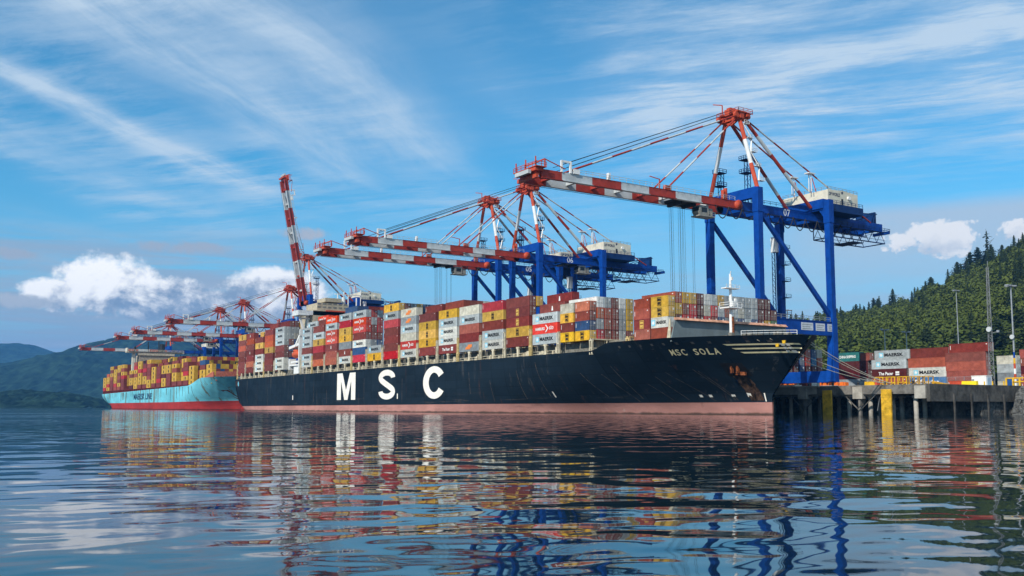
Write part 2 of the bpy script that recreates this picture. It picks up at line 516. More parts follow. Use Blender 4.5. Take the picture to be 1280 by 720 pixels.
# ------------------------------------------------------------------ water: waves are real geometry, finer ripples a bump
def build_water():
    rng = np.random.default_rng(11)
    K = 0.5 / (944.0 * 1.95)
    r = [5.0]
    while r[-1] < 11000:
        r.append(r[-1] + max(0.035, min(K * r[-1] ** 2, 0.12 * r[-1])))
    r = np.array(r)
    a0 = np.linspace(-40, 40, 760)
    a1 = np.linspace(40, 320, 141)[1:-1]
    ang = np.radians(np.concatenate([a0, a1]))
    nr, na = len(r), len(ang)
    rr, aa = np.meshgrid(r, ang, indexing='ij')
    X = (np.sin(aa) * right.x + np.cos(aa) * fwdh.x) * rr
    Y = (np.sin(aa) * right.y + np.cos(aa) * fwdh.y) * rr
    drr = np.gradient(r)[:, None]
    Z = np.zeros_like(X)
    wind = math.atan2(fwdh.y, fwdh.x) + 0.06
    # slow swell of gusts: calmer and rougher patches
    gust = 1.0 + 0.35 * np.sin(X * 0.043 + 1.3) * np.sin(Y * 0.06 + X * 0.02) + 0.25 * np.sin(X * 0.021 - Y * 0.031 + 2.0)
    lam = np.concatenate([np.geomspace(0.55, 2.2, 34), np.geomspace(2.2, 8.0, 28)])
    for L in lam:
        th = wind + rng.normal(0, 0.55 if L < 3 else 0.75)
        k = 2 * math.pi / L
        slope = 0.0029 * (1.0 if L > 2.3 else 0.75) * (1.0 if L < 5.5 else 0.8)
        ph = rng.uniform(0, 6.28)
        wgt = np.clip((L / (drr * 3.0)) - 0.6, 0, 1)
        Z += gust * slope / k * wgt * np.sin(k * (math.cos(th) * X + math.sin(th) * Y) + ph + 0.6 * np.sin(0.11 * X / L + 0.07 * Y / L + ph))
    co = np.stack([X, Y, Z], -1).reshape(-1, 3)
    co = np.vstack([co, [[0, 0, -0.02]]])
    idx = np.arange(nr * na).reshape(nr, na)
    i2 = np.roll(idx, -1, axis=1)
    q = np.stack([idx[:-1], i2[:-1], i2[1:], idx[1:]], -1).reshape(-1, 4)[:, ::-1]
    c = np.stack([np.full(na, nr * na), idx[0], i2[0]], -1)[:, ::-1]
    me = bpy.data.meshes.new('water')
    nq, nc = len(q), len(c)
    me.vertices.add(len(co))
    me.vertices.foreach_set('co', co.astype(np.float32).ravel())
    me.loops.add(nq * 4 + nc * 3)
    me.loops.foreach_set('vertex_index', np.concatenate([q.ravel(), c.ravel()]).astype(np.int32))
    me.polygons.add(nq + nc)
    ls = np.concatenate([np.arange(nq) * 4, nq * 4 + np.arange(nc) * 3]).astype(np.int32)
    me.polygons.foreach_set('loop_start', ls)
    me.polygons.foreach_set('use_smooth', np.ones(nq + nc, dtype=bool))
    me.update(calc_edges=True)
    me.validate()
    M = bpy.data.materials.new('harbour_water')
    M.use_nodes = True
    E.nt = M.node_tree
    b = M.node_tree.nodes['Principled BSDF']
    b.inputs['Base Color'].default_value = (0.004, 0.014, 0.02, 1)
    b.inputs['Roughness'].default_value = 0.03
    b.inputs['IOR'].default_value = 1.33
    g = E.nt.nodes.new('ShaderNodeNewGeometry')
    mp = E.nt.nodes.new('ShaderNodeMapping')
    mp.inputs['Rotation'].default_value = (0, 0, -wind)
    mp.inputs['Scale'].default_value = (1.0, 0.4, 1.0)
    E.nt.links.new(g.outputs['Position'], mp.inputs[0])
    # ripples smaller than the meshed waves tilt the surface directly; they take over where the mesh gets coarse
    nz = E.nt.nodes.new('ShaderNodeTexNoise')
    nz.inputs['Scale'].default_value = 1.5
    nz.inputs['Detail'].default_value = 2.0
    E.nt.links.new(mp.outputs[0], nz.inputs['Vector'])
    sc_ = E.nt.nodes.new('ShaderNodeSeparateColor')
    E.nt.links.new(nz.outputs['Color'], sc_.inputs[0])
    n3 = noise(mp.outputs[0], 0.018, 3.0, 0.5)
    vl = E.nt.nodes.new('ShaderNodeVectorMath')
    vl.operation = 'LENGTH'
    E.nt.links.new(g.outputs['Position'], vl.inputs[0])
    amp = smooth(14.0, 95.0, E(vl.outputs['Value']), 0.03, 0.17) * smooth(0.35, 0.65, n3, 0.6, 1.3)
    far = smooth(60.0, 210.0, E(vl.outputs['Value']))
    u1 = E(sc_.outputs[0]) - 0.5
    # far off only the wave faces turned to the open water show; the backs are hidden behind the crests
    s1 = (u1 * (1.0 - far) - E.m('ABSOLUTE', u1) * far * 1.2) * amp
    s2 = (E(sc_.outputs[1]) - 0.5) * amp * 0.4
    cw, sw = math.cos(wind), math.sin(wind)
    tilt = vec(s1 * cw - s2 * sw, s1 * sw + s2 * cw, 0.0)
    ad = E.nt.nodes.new('ShaderNodeVectorMath')
    ad.operation = 'ADD'
    E.nt.links.new(g.outputs['Normal'], ad.inputs[0])
    E.nt.links.new(tilt, ad.inputs[1])
    nm_ = E.nt.nodes.new('ShaderNodeVectorMath')
    nm_.operation = 'NORMALIZE'
    E.nt.links.new(ad.outputs[0], nm_.inputs[0])
    E.nt.links.new(nm_.outputs[0], b.inputs['Normal'])
    me.materials.append(M)
    return tag(link('water', me), kind='structure')


build_water()

# ------------------------------------------------------------------ far hills
def fbm(x, y, z=0.0, o=5):
    return mnoise.fractal(Vector((x, y, z)), 0.9, 2.0, o)


def hill(name, pts, depth, step, color, rough_amp):
    """ridge crest polyline in plan with heights; slopes fall towards the water and away behind"""
    P = [Vector(p) for p in pts]
    seg = [(b - a).xy.length for a, b in zip(P[:-1], P[1:])]
    tot = sum(seg)
    n = int(tot / step)
    rows = 34
    v, f = [], []
    back = Vector((P[-1].y - P[0].y, -(P[-1].x - P[0].x))).normalized()
    if back.dot(P[0].xy) < 0:
        back = -back
    for i in range(n + 1):
        s = tot * i / n
        k = 0
        while k < len(seg) - 1 and s > seg[k]:
            s -= seg[k]
            k += 1
        t = min(1, s / seg[k])
        t2 = t * t * (3 - 2 * t)
        c = P[k].lerp(P[k + 1], t)
        z = P[k].z + (P[k + 1].z - P[k].z) * t2
        for j in range(rows + 1):
            w = j / rows * 1.5
            q = c.xy + back * (w - 1.0) * depth
            prof = math.sin(min(w, 1.0) * math.pi / 2) ** 1.15 if w <= 1 else 1 - (w - 1) * 1.2
            rid = fbm(q.x / (depth * 0.35), q.y / (depth * 0.35), 1.7)
            hz = z * (prof + 0.20 * rid * math.sin(min(1, w) * math.pi) * 1.0) + rough_amp * (0.6 * fbm(q.x / (step * 6), q.y / (step * 6), 4.1, 3) + random.uniform(-.5, .9)) * min(1, prof * 4) * (0.35 if w > .93 else 1)
            v.append((q.x, q.y, max(-3, hz) if j else -3))
    m_ = rows + 1
    for i in range(n):
        for j in range(rows):
            a = i * m_ + j
            f.append((a, a + m_, a + m_ + 1, a + 1))
    mb = MB()
    mb.add(v, f)
    M = mat(name + '_forest', color, 1.0, dirt=0.55, scale=0.022, spec=0.0)
    return tag(mb.build(name, M, None, False), kind='structure')


hill('headland', [(-2860, -320, 34), (-2698, -120, 36), (-2556, 99, 38), (-2495, 193, 35), (-2455, 256, 38), (-2404, 334, 33), (-2359, 405, 18), (-2328, 452, 1)], 260, 6, (0.014, 0.034, 0.020), 5.0)
hill('wooded_ridge', [(-6300, -1000, 260), (-5997, -432, 240), (-5665, 80, 232), (-5444, 422, 212), (-5356, 558, 214), (-5290, 661, 238), (-5201, 797, 264), (-5113, 934, 317), (-5035, 1054, 338), (-4925, 1224, 329), (-4781, 1446, 305), (-4605, 1719, 240), (-4406, 2027, 118), (-4200, 2500, 60)], 1500, 22, (0.014, 0.034, 0.020), 14.0)
hill('far_mountain', [(-9888, -1476, 481), (-8852, 125, 463), (-8507, 659, 469), (-8351, 899, 482), (-8248, 1059, 431), (-8023, 1406, 387), (-7851, 1673, 501), (-7695, 1913, 595), (-7602, 2057, 539), (-7367, 2420, 437), (-6953, 3060, 247), (-6500, 3700, 150)], 2200, 40, (0.014, 0.034, 0.020), 14.0)

# ------------------------------------------------------------------ quay and yard
QZ = 7.2
quay = thing('quay', 'concrete quay on piles with weathered edge beam beside the dark ship', 'quay', (-131, 198.2, 0))
deck = MB().box(-785, 0, 0, 38, QZ - 1.0, QZ)
deck.build('deck_slab', concrete, quay)
eb = MB().box(-785, -31, -0.05, 1.2, 5.15, QZ - .3).box(-785, -30, -0.35, 1.2, QZ - .28, QZ + .12)
for i in range(6):
    x = -1.5 - i * 17.0
    eb.box(x - 1.4, x + 1.4, -.30, .9, 3.9, 6.88)
eb.build('edge_beam', concrete, quay)
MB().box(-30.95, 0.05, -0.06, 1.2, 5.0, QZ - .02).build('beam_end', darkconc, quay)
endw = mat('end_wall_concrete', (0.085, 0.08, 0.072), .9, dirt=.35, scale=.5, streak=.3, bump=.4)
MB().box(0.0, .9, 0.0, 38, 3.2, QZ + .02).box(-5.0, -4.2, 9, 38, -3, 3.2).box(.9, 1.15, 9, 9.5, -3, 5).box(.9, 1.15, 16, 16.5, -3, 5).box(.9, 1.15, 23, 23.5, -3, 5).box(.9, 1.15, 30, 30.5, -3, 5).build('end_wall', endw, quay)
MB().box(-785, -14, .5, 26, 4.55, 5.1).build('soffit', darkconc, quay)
for i in range(20):
    for rowy in (2.6, 9.0):
        x = -4.5 - i * 6.2 - (2.0 if rowy > 5 else 0)
        MB().tube((x, rowy, -2.5), (x, rowy, 4.7), .55, 12).tube((x, rowy, 4.1), (x, rowy, 4.6), .85, 12).build('pile', concrete, quay, True)
for i in range(4):
    x = -18.3 - 17 * i
    b_ = MB().box(x - .28, x + .28, .1, .8, -2, 5.16)
    b_.prism([(.82, 2.2), (1.2, 2.2), (4.2, 5.1), (.82, 5.1)], 'x', x - .22, x + .22)
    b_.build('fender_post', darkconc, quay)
    MB().beam((x, .2, 1.0), (x + 4.6, .3, 4.9), .2, .2).build('diagonal_strut', darkconc, quay)
    MB().beam((x, .2, 1.0), (x - 4.6, .3, 4.9), .2, .2).build('diagonal_strut', darkconc, quay)
bank = MB()
for i in range(14, 785, 6):
    for j in range(7):
        x0, y0 = -i + random.uniform(-1, 1), 6 + j * 2.6
        z0 = -2.0 + j * 1.0
        s = random.uniform(1.6, 2.6)
        bank.box(x0 - s * 1.8, x0 + s * 1.8, y0 - s, y0 + s + 2, z0 - 2, z0 + random.uniform(.2, 1.1)) if i < 190 else None
bank.box(-785, 0, 22, 37.5, -3, 5.4)
bank.build('rock_slope', rock, quay)

land = MB()
land.add([(-916, 236.2, QZ), (-131, 236.2, QZ), (-122, 240, QZ), (-60, 262, QZ), (60, 330, QZ), (400, 700, QZ), (400, 2200, QZ), (-1200, 2200, QZ), (-916, 420, QZ)],
         [(0, 1, 2, 3, 4, 5, 6, 7, 8)])
tag(land.build('yard_ground', asphalt), kind='structure')
rip = MB()
pts = [(-131, 236.2), (-122, 239), (-95, 248), (-60, 260), (60, 328), (400, 698)]
for (ax, ay), (bx, by) in zip(pts[:-1], pts[1:]):
    rip.add([(ax, ay, QZ - .1), (bx, by, QZ - .1), (bx + 5, by - 13, -3), (ax + 5, ay - 13, -3)], [(0, 1, 2, 3)])
for i in range(520):
    t = random.random() * 95
    w = random.random()
    k = 0
    x = -131 + t
    y = 236.2 + t * .34 - 13 * w + .4
    z = QZ - .1 - 10 * w
    s = random.uniform(.5, 1.3)
    o = [Vector((random.uniform(-1, 1), random.uniform(-1, 1), random.uniform(-1, 1))).normalized() * s * random.uniform(.7, 1.2) for _ in range(8)]
    bm = bmesh.new()
    for p in o:
        bm.verts.new(p + Vector((x + 5 * w, y, z + .3)))
    bmesh.ops.convex_hull(bm, input=bm.verts)
    bm.verts.index_update()
    rip.add([v.co[:] for v in bm.verts], [[v.index for v in f_.verts] for f_ in bm.faces])
    bm.free()
tag(rip.build('riprap_shore', rock), 'loose grey rock bank along the water beyond the quay end', 'rock bank', kind='stuff')

# fender panels
for i, x in enumerate((-157.9, -140.8)):
    t = thing('quay_fender', 'darker yellow fender panel on the quay face, half hidden beside the crane' if i == 0 else 'bright yellow fender panel nearest the open end of the quay', 'fender', (x, 197.3, 0), 'yellow fender panels on the quay')
    f_ = MB().box(-1.35, 1.35, -.35, .05, -.5, 6.1)
    for j in range(9):
        f_.box(-1.3, 1.3, -.40, -.34, .34 + j * .63, .92 + j * .63)
    f_.build('panel', mat('fender_yellow', (0.68, 0.40, 0.03), 0.6, dirt=0.28, scale=.9, rust=.6, streak=.4), t)
    MB().box(-.9, .9, .1, .9, 3.2, 4.6).box(-.9, .9, .1, .9, 1.2, 2.4).build('rubber_block', dark, t)
    MB().path([(-1.1, .2, 5.6), (-2.6, .7, 3.6), (-3.4, .95, 1.0)], .09).build('chain', steel, t)

# ------------------------------------------------------------------ containers
CC = {'br': (0.20, 0.042, 0.032), 'rb': (0.30, 0.070, 0.045), 'or': (0.46, 0.105, 0.045), 'rd': (0.46, 0.028, 0.035), 'hs': (0.60, 0.055, 0.022),
      'ye': (0.60, 0.36, 0.045), 'mg': (0.40, 0.44, 0.45), 'mw': (0.62, 0.62, 0.57), 'bg': (0.50, 0.48, 0.40), 'gy': (0.26, 0.29, 0.31), 'bl': (0.035, 0.085, 0.20),
      'gr': (0.05, 0.17, 0.07), 'te': (0.02, 0.19, 0.19), 'wh': (0.72, 0.72, 0.69), 'mr': (0.10, 0.016, 0.018), 'sk': (0.02, 0.20, 0.42), 'sb': (0.06, 0.19, 0.42)}
CN = {'br': 'brown', 'rb': 'reddish brown', 'or': 'orange brown', 'rd': 'crimson red', 'hs': 'bright red', 'ye': 'yellow', 'mg': 'light grey', 'mw': 'white', 'bg': 'beige',
      'gy': 'dark grey', 'bl': 'navy blue', 'gr': 'green', 'te': 'teal', 'wh': 'clean white', 'mr': 'maroon', 'sk': 'sky blue', 'sb': 'blue'}
CM = {k: mat('container_' + CN[k].replace(' ', '_'), c, 0.5, dirt=0.18, scale=0.7, vary=0.22, streak=0.12, rust=0.45) for k, c in CC.items()}
rods = mat('door_rods', (0.4, 0.4, 0.38), 0.5, dirt=0.2)
palesq = mat('pale_blue_panel', (0.25, 0.58, 0.72), 0.5, dirt=0.05)
orangemark = mat('orange_mark', (0.75, 0.22, 0.05), 0.5, dirt=0.05)
paleyel = mat('pale_yellow_mark', (0.70, 0.45, 0.10), 0.5, dirt=0.05)
DEFMARK = {'ye': 'E', 'mg': 'M', 'mw': 'M', 'hs': 'H'}
_cm, _mk, _dr = {}, {}, {}


def cont_mesh(L, H, key):
    k = (round(L, 2), H, key)
    if k in _cm:
        return _cm[k]
    mb = MB()
    Wd = 2.438
    p = 0.10
    for x in (0, L - .16):
        for y in (0, Wd - .16):
            mb.box(x, x + .16, y, y + .16, 0, H)
    for y in (0, Wd - .12):
        mb.box(.16, L - .16, y, y + .12, 0, .16).box(.16, L - .16, y, y + .12, H - .12, H)
    for x in (0, L - .12):
        mb.box(x, x + .12, .16, Wd - .16, 0, .16).box(x, x + .12, .16, Wd - .16, H - .12, H)
    n = int(L / .28)
    for side in (0, 1):
        prof = []
        for i in range(n):
            x0 = .16 + (L - .32) * i / n
            wv = (L - .32) / n
            prof += [(x0, .02), (x0 + wv * .38, .02), (x0 + wv * .5, .07), (x0 + wv * .88, .07)]
        prof.append((L - .16, .02))
        vs, fs = [], []
        for (x, d) in prof:
            y = d if side == 0 else Wd - d
            vs += [(x, y, .14), (x, y, H - .10)]
        for i in range(len(prof) - 1):
            fs.append((2 * i, 2 * i + 2, 2 * i + 3, 2 * i + 1))
        mb.add(vs, fs)
    ne = 9
    for xe in (0.02, L - .02):
        vs, fs = [], []
        for i in range(ne * 4 + 1):
            y = .16 + (Wd - .32) * i / (ne * 4)
            d = (0, 0, .05, .05)[i % 4]
            x = xe + (d if xe < 1 else -d)
            vs += [(x, y, .14), (x, y, H - .10)]
        for i in range(ne * 4):
            fs.append((2 * i, 2 * i + 2, 2 * i + 3, 2 * i + 1))
        mb.add(vs, fs)
    mb.add([(.1, .1, H - .03), (L - .1, .1, H - .03), (L - .1, Wd - .1, H - .03), (.1, Wd - .1, H - .03)], [(0, 1, 2, 3)])
    mb.add([(.1, .1, .08), (L - .1, .1, .08), (L - .1, Wd - .1, .08), (.1, Wd - .1, .08)], [(3, 2, 1, 0)])
    _cm[k] = mb.mesh('shipping_container', CM[key])
    return _cm[k]


def mark_mesh(L, H, mk):
    k = (round(L, 2), H, mk)
    if k in _mk:
        return _mk[k]
    mb = MB()
    y = -0.02
    X, Z = (1, 0, 0), (0, 0, 1)
    c = (L / 2, y, H / 2)
    small = L < 8
    mats = [blackp, whitep, palesq]
    if mk == 'M':
        h = 1.05 if not small else .8
        w = 6.6 if not small else 3.6
        letter(mb, 'MAERSK', (L / 2 + .75 - w / 2, y, H / 2 - h / 2), X, Z, h, w, .035, 0)
        x0 = L / 2 + .75 - w / 2 - 1.9
        mb.add([(x0, y, H / 2 - .75), (x0 + 1.5, y, H / 2 - .75), (x0 + 1.5, y, H / 2 + .75), (x0, y, H / 2 + .75)], [(0, 1, 2, 3)], 2)
        st = []
        for i in range(14):
            rr = .62 if i % 2 == 0 else .3
            st.append((x0 + .75 + rr * math.sin(math.pi * i / 7), y - .01, H / 2 + rr * math.cos(math.pi * i / 7)))
        mb.add(st + [(x0 + .75, y - .01, H / 2)], [(i, (i + 1) % 14, 14) for i in range(14)], 1)
    elif mk == 'H':
        letter(mb, 'HAMBURG', (L / 2 - 4.6, y, H / 2 - .42), X, Z, .85, 4.5, .03, 1)
        letter(mb, 'SÜD', (L / 2 + 2.1, y, H / 2 - .42), X, Z, 1.05, 2.1, .03, 1)
        x0 = L / 2 + .2
        for s in (1, -1):
            mb.add([(x0, y, H / 2 + s * 1.0), (x0 + .5, y, H / 2 + s * 1.0), (x0 + 1.6, y, H / 2), (x0 + 1.0, y, H / 2)], [(0, 1, 2, 3)], 1)
    elif mk in ('E', 'Y'):
        mats = [blackp if mk == 'E' else paleyel]
        letter(mb, 'm', (L / 2 - .55, y, H / 2 + .08), X, Z, .62, 1.1, .07)
        letter(mb, 'sc', (L / 2 - .55, y, H / 2 - .85), X, Z, .75, 1.1, .07)
        mb.box(L / 2 - .75, L / 2 + .75, y, y + .01, H / 2 + .85, H / 2 + .97).box(L / 2 - .75, L / 2 + .75, y, y + .01, H / 2 - 1.1, H / 2 - .98)
        mb.box(L / 2 - .75, L / 2 - .64, y, y + .01, H / 2 - .98, H / 2 + .85).box(L / 2 + .64, L / 2 + .75, y, y + .01, H / 2 - .98, H / 2 + .85)
    elif mk == 'L':
        mats = [orangemark, whitep]
        x0 = L / 2 - 1.3
        mb.add([(x0 + .3, y, H / 2 - .2), (x0 + 3.2, y, H / 2 - .2), (x0 + 3.4, y, H / 2 + .75), (x0 + .9, y, H / 2 + .75)], [(0, 1, 2, 3)])
        mb.add([(x0 - .9, y, H / 2 - .75), (x0 + 2.2, y, H / 2 - .75), (x0 + 2.5, y, H / 2 + .1), (x0 - .4, y, H / 2 + .1)], [(0, 1, 2, 3)])
    elif mk == 'W':
        mats = [whitep]
        letter(mb, 'The Pacer', (L / 2 - 3.6, y, H / 2 - .5), X, Z, 1.0, 5.2, .03)
        mb.box(L / 2 + 2.4, L / 2 + 3.7, y, y + .01, H / 2 - .6, H / 2 - .12).box(L / 2 + 2.4, L / 2 + 3.7, y, y + .01, H / 2 + .02, H / 2 + .6)
    elif mk == 'w':
        mats = [whitep]
        mb.add([(L / 2 - .3, y, H / 2 - .6), (L / 2 + .5, y, H / 2 - .6), (L / 2 + .3, y, H / 2 + .7), (L / 2 - .1, y, H / 2 + .7)], [(0, 1, 2, 3)])
    elif mk == 'S':
        mats = [whitep]
        letter(mb, 'Safmarine', (L / 2 - 4.0, y, H / 2 - .75), X, Z, 1.5, 8.0, .03)
    elif mk == 'C':
        mats = [whitep]
        letter(mb, 'CHINA SHIPPING', (L / 2 - 3.2, y, H / 2 - .42), X, Z, .9, 6.4, .03)
    else:
        mats = [whitep]
        mb.box(.42, .56, y, y + .01, H * .35, H * .8).box(L - .9, L - .55, y, y + .01, H - .62, H - .4)
    me = mb.mesh('lettering', mats)
    _mk[k] = me
    return me


def door_mesh(L, H, key):
    k = (round(L, 2), H, key)
    if k not in _dr:
        mb = MB()
        for y0 in (.14, 1.24):
            mb.box(L, L + .045, y0, y0 + 1.06, .14, H - .12)
            for yy in (.3, .78):
                mb.tube((L + .08, y0 + yy, .1), (L + .08, y0 + yy, H - .1), .035, 6, 1)
                mb.box(L + .06, L + .11, y0 + yy - .2, y0 + yy + .2, H * .42, H * .42 + .07, 1)
        mb.box(L + .047, L + .055, 1.5, 2.1, H - .9, H - .45, 2)
        _dr[k] = mb.mesh('door', [CM[key], rods, whitep])
    return _dr[k]


MARKTXT = {'M': 'with dark lettering', 'H': 'with white lettering', 'E': 'with dark emblem', 'Y': 'with yellow emblem', 'L': 'with orange mark', 'W': 'with white wording',
           'w': 'with white mark', 'S': 'with white script', 'C': 'with white capitals', '-': 'unmarked', '': 'plain'}
NCONT = [0]
# boxes of which the photograph shows nothing (behind other boxes and the breakwater) are left out
UNSEEN = {42, 48, 49, 50, 51, 54, 55, 56, 57, 58, 59, 60, 61, 62, 63, 64, 65, 100, 118, 119, 120, 121, 122, 125, 126, 127, 128, 129, 142, 143, 165, 166, 216, 217, 218,
          219, 220, 221, 222, 223, 224, 225, 226, 227, 228, 229, 230, 239, 243, 247, 251, 255, 259, 263, 267, 271, 275, 279, 283, 287, 291, 295}


def container(x, y, z, code, L=12.19, H=2.9, label='', group=None, door=False, rot=0.0):
    key = code[:2]
    mk = code[2:] or DEFMARK.get(key, random.choice(['i', 'i', 'i', '-']))
    x, y = x + random.uniform(-.05, .05), y + random.uniform(-.02, .02)
    NCONT[0] += 1
    if NCONT[0] - 1 in UNSEEN:
        return None
    o = link('shipping_container', cont_mesh(L, H, key), None, (x, y, z))
    o.rotation_euler.z = rot
    if mk not in ('-',):
        link('lettering' if mk != 'i' else 'identification_mark', mark_mesh(L, H, mk), o)
    if door:
        link('door', door_mesh(L, H, key), o)
    d = CN[key] + ' container' + ((' ' + MARKTXT[mk]) if mk in MARKTXT and mk not in '-' else '')
    tag(o, (d + ' ' + label).strip(), 'container', group)
    return o


SY = 150.6
DZ = 19.4
# outboard stacks from the stern to the bow, bottom to top; (x, outboard column, height of the rows behind)
BAYS = [(-501.6, 'br br br br or br ye', 7), (-488.0, 'br or br brw br or brw', 7), (-473.1, 'mw mw mw br ye br', 7), (-458.5, 'br br br ye or or br', 8),
        (-442.9, 'mw mw br br mg mg mg', 8), (-407.0, 'mw mg br mg mg mg', 7), (-393.2, 'or br rd ye mg br', 7), (-378.7, 'or rb brw hs hs mg hs', 7),
        (-364.0, 'mw brw gy- ye ye rd mg', 8), (-350.0, 'rd bl mw br hs hs mg', 7), (-335.6, 'ye mg', 2), (-321.2, 'rd br br br rd mg ye', 7),
        (-307.0, 'mw hs bg mg gyL bgL', 6), (-292.7, 'br ye ye ye br', 6), (-278.2, 'brW mw mw mg ye', 6), (-264.3, 'gyL br rb mg bg', 5),
        (-250.0, 'mw mg br ye rd', 5), (-236.2, 'br ye brY brY br', 5), (-222.2, 'mg hs mg', 4)]
PITCHR = 2.52
mixl = ['br', 'br', 'br', 'rb', 'ye', 'mg', 'gy', 'rd', 'or', 'bl', 'bg']
SHIPG = 'containers stacked on the dark ship'
# full grid of stacks: cols[bay][row] = list of codes
grid = []
for bi, (x, sc, inn) in enumerate(BAYS):
    rows = []
    oc = sc.split()
    for r in range(18):
        if r == 0:
            rows.append(list(oc))
        else:
            h = inn
            if bi == 10:
                h = 2 if r < 4 else 7
            if bi == 18:
                h = 4 if r == 1 else 5
            if bi in (4,) and r > 1:
                h = 8
            if r > 4 and bi not in (10, 18):
                h = max(len(oc), inn) - (1 if (r + bi) % 7 == 0 else 0)
            rr = [random.choice(mixl) + '-' for _ in range(h)]
            rows.append(rr)
    grid.append(rows)


def setc(b, r, codes):
    grid[b][r] = codes.split()


setc(2, 1, 'br br br br br br ye'); setc(3, 1, 'br br br br br br br br-'); setc(3, 2, 'br br br br br br br br')
setc(4, 1, 'br- bl- br- bl- rb- mg- gy- br'); setc(4, 2, 'br br rb- br- bl- bg- mg- br'); setc(4, 3, 'br br br- br- rd- mg- br- ye')
setc(5, 1, 'br- br- br- br- br- gy mg'); setc(5, 2, 'br br br br br br br'); setc(5, 3, 'br br br br br br mg hs')
setc(9, 0, 'rd bl mw br hs hs mg'); setc(9, 1, 'bl- bl- gy- br- br- mg- rd-'); setc(9, 2, 'br- bl- bl- br- rd- rd- mg-'); setc(9, 3, 'br- gy- gy- rd- mg- mg- mg-')
setc(11, 1, 'br br br br br br br-'); setc(11, 2, 'br br br br br br gy-'); setc(11, 3, 'br br br br br br ye-'); setc(11, 4, 'br br br br br br bl-')
setc(13, 1, 'br br br br br br'); setc(14, 1, 'br br br br br br'); setc(15, 1, 'br br br br gy-')
setc(17, 1, 'br- br- br- ye- ye-'); setc(17, 2, 'br- br- br- br- ye-'); setc(18, 1, 'br br br brw'); setc(18, 2, 'br br br br brw')
bay_x = [b[0] for b in BAYS]
nst = len(BAYS)


def heights(b, r):
    return len(grid[b][r])


for b in range(nst):
    xs = bay_x[b]
    for r in range(18):
        col_ = grid[b][r]
        for t, code in enumerate(col_):
            side = r == 0 or t >= min(heights(b, q) for q in range(max(0, r - 1), r)) and t >= max([heights(b, q) for q in range(r)])
            nxt = heights(b + 1, r) if b + 1 < nst else 5
            # the camera looks in over the lower stack ahead along a diagonal: rows behind are hidden by rows before
            front = t >= nxt and t >= max([heights(b + 1, q) for q in range(max(0, r - 6), r + 1)]) if b + 1 < nst else False
            if b == 4:
                front = r in (0, 1, 2, 3, 4, 5) and t >= 2
            if front and r > 7:
                front = False
            if side or front:
                lab = ('in ' if r else 'in the ')
                if r == 0:
                    lab = '%s up in the %s outboard stack from the stern' % (ORD[t], ORD[b])
                else:
                    lab = '%s up, %s row in, %s bay from the stern' % (ORD[t], ORD[r], ORD[b])
                container(xs, SY + .15 + r * PITCHR, DZ + t * 2.9, code, label=lab, group=SHIPG, door=front and b in (9, 4, 11, 17))
n_a = NCONT[0]
# bay of twenty-foot boxes amidships forward, and the low one ahead of it
for x, sc, nm in ((-208.7, 'ye br ye bg', 'aft'), (-201.9, 'ye bl br or', 'fore')):
    for t, code in enumerate(sc.split()):
        container(x, SY + .15, DZ + t * 2.59, code, L=6.06, H=2.59, label='%s up in the %s short outboard stack behind the gap' % (ORD[t], nm), group=SHIPG, door=nm == 'fore')
frontC = ['ye- rd- gy- or- wh-', 'ye- br- rb- rb- mg-', 'bl- br- br- br- br-', 'br- mg- gy- mg- wh-', 'ye- br- ye- ye- ye-', 'br- br- br- br- ye-', 'br- rd- br- mg- br-', 'gy- br- br- br- mg-']
for r, s in enumerate(frontC):
    for t, code in enumerate(s.split()[1:]):
        if r > 4 and t < 1:
            continue
        container(-208.0, SY + .15 + (r + 1) * PITCHR, DZ + t * 2.9, code, label='end-on, %s up, %s row in, beside the gap' % (ORD[t], ORD[r + 1]), group=SHIPG, door=True)
for r in range(5, 8):
    for t in range(2):
        container(-191.8, SY + .15 + r * PITCHR, DZ + t * 2.9, 'mrW' if r == 5 and t == 1 else 'mr-', L=6.06, label='%s up, %s row in, low in the gap' % (ORD[t], ORD[r]), group=SHIPG, door=True)
# front bay
FX = -170.8
for x, sc, nm in ((FX - 12.65, 'rb brY rb rb', 'aft'), (FX - 6.06, 'rb mw ye ye', 'fore')):
    for t, code in enumerate(sc.split()):
        container(x, 155.5, 18.65 + t * 2.59, code, L=6.06, H=2.59, label='%s up in the %s short outboard stack behind the breakwater' % (ORD[t], nm), group=SHIPG, door=nm == 'fore')
FRONT = ['gy- rd- mr- ye- rb', 'br- ye- rd- br- ye-', 'bl- rd- rd- rd- ye-', 'br- rd- mr- mr- mr-', 'br- br- rd- bg- wh-', 'gy- br- br- rd- mg-', 'br- br- bl- mg- ye-', 'br- gy- gy- rb- gy-',
         'mg- br- gy- mg- mg-', 'bl- br- bl- bg- gy-', 'gy- br- mg- gy- mg-', 'br- br- bl- mg- mg-', 'br- br- mr- mr- mr-', 'rd- br- ye- mr- mr-', 'br- br- gr- mr-']
for r, s in enumerate(FRONT):
    for t, code in enumerate(s.split()[1:]):
        container(FX - 12.25, 155.5 + 2.44 + r * 2.41, 18.9 + t * 2.8, code, H=2.8, label='end-on, %s up, %s row in, facing the bow breakwater' % (ORD[t], ORD[r + 1]), group=SHIPG, door=True)
n_ship = NCONT[0]

# yard stacks on the quay
YG = 'containers stacked in the quay yard'


def ystack(x, y, z0, codes, where, L=12.19, H=2.9, door=True, dx=None):
    for t, code in enumerate(codes.split()):
        container(x + (dx[t] if dx else 0), y, z0 + t * H, code, L, H, '%s up in %s' % (ORD[t], where), YG, door)


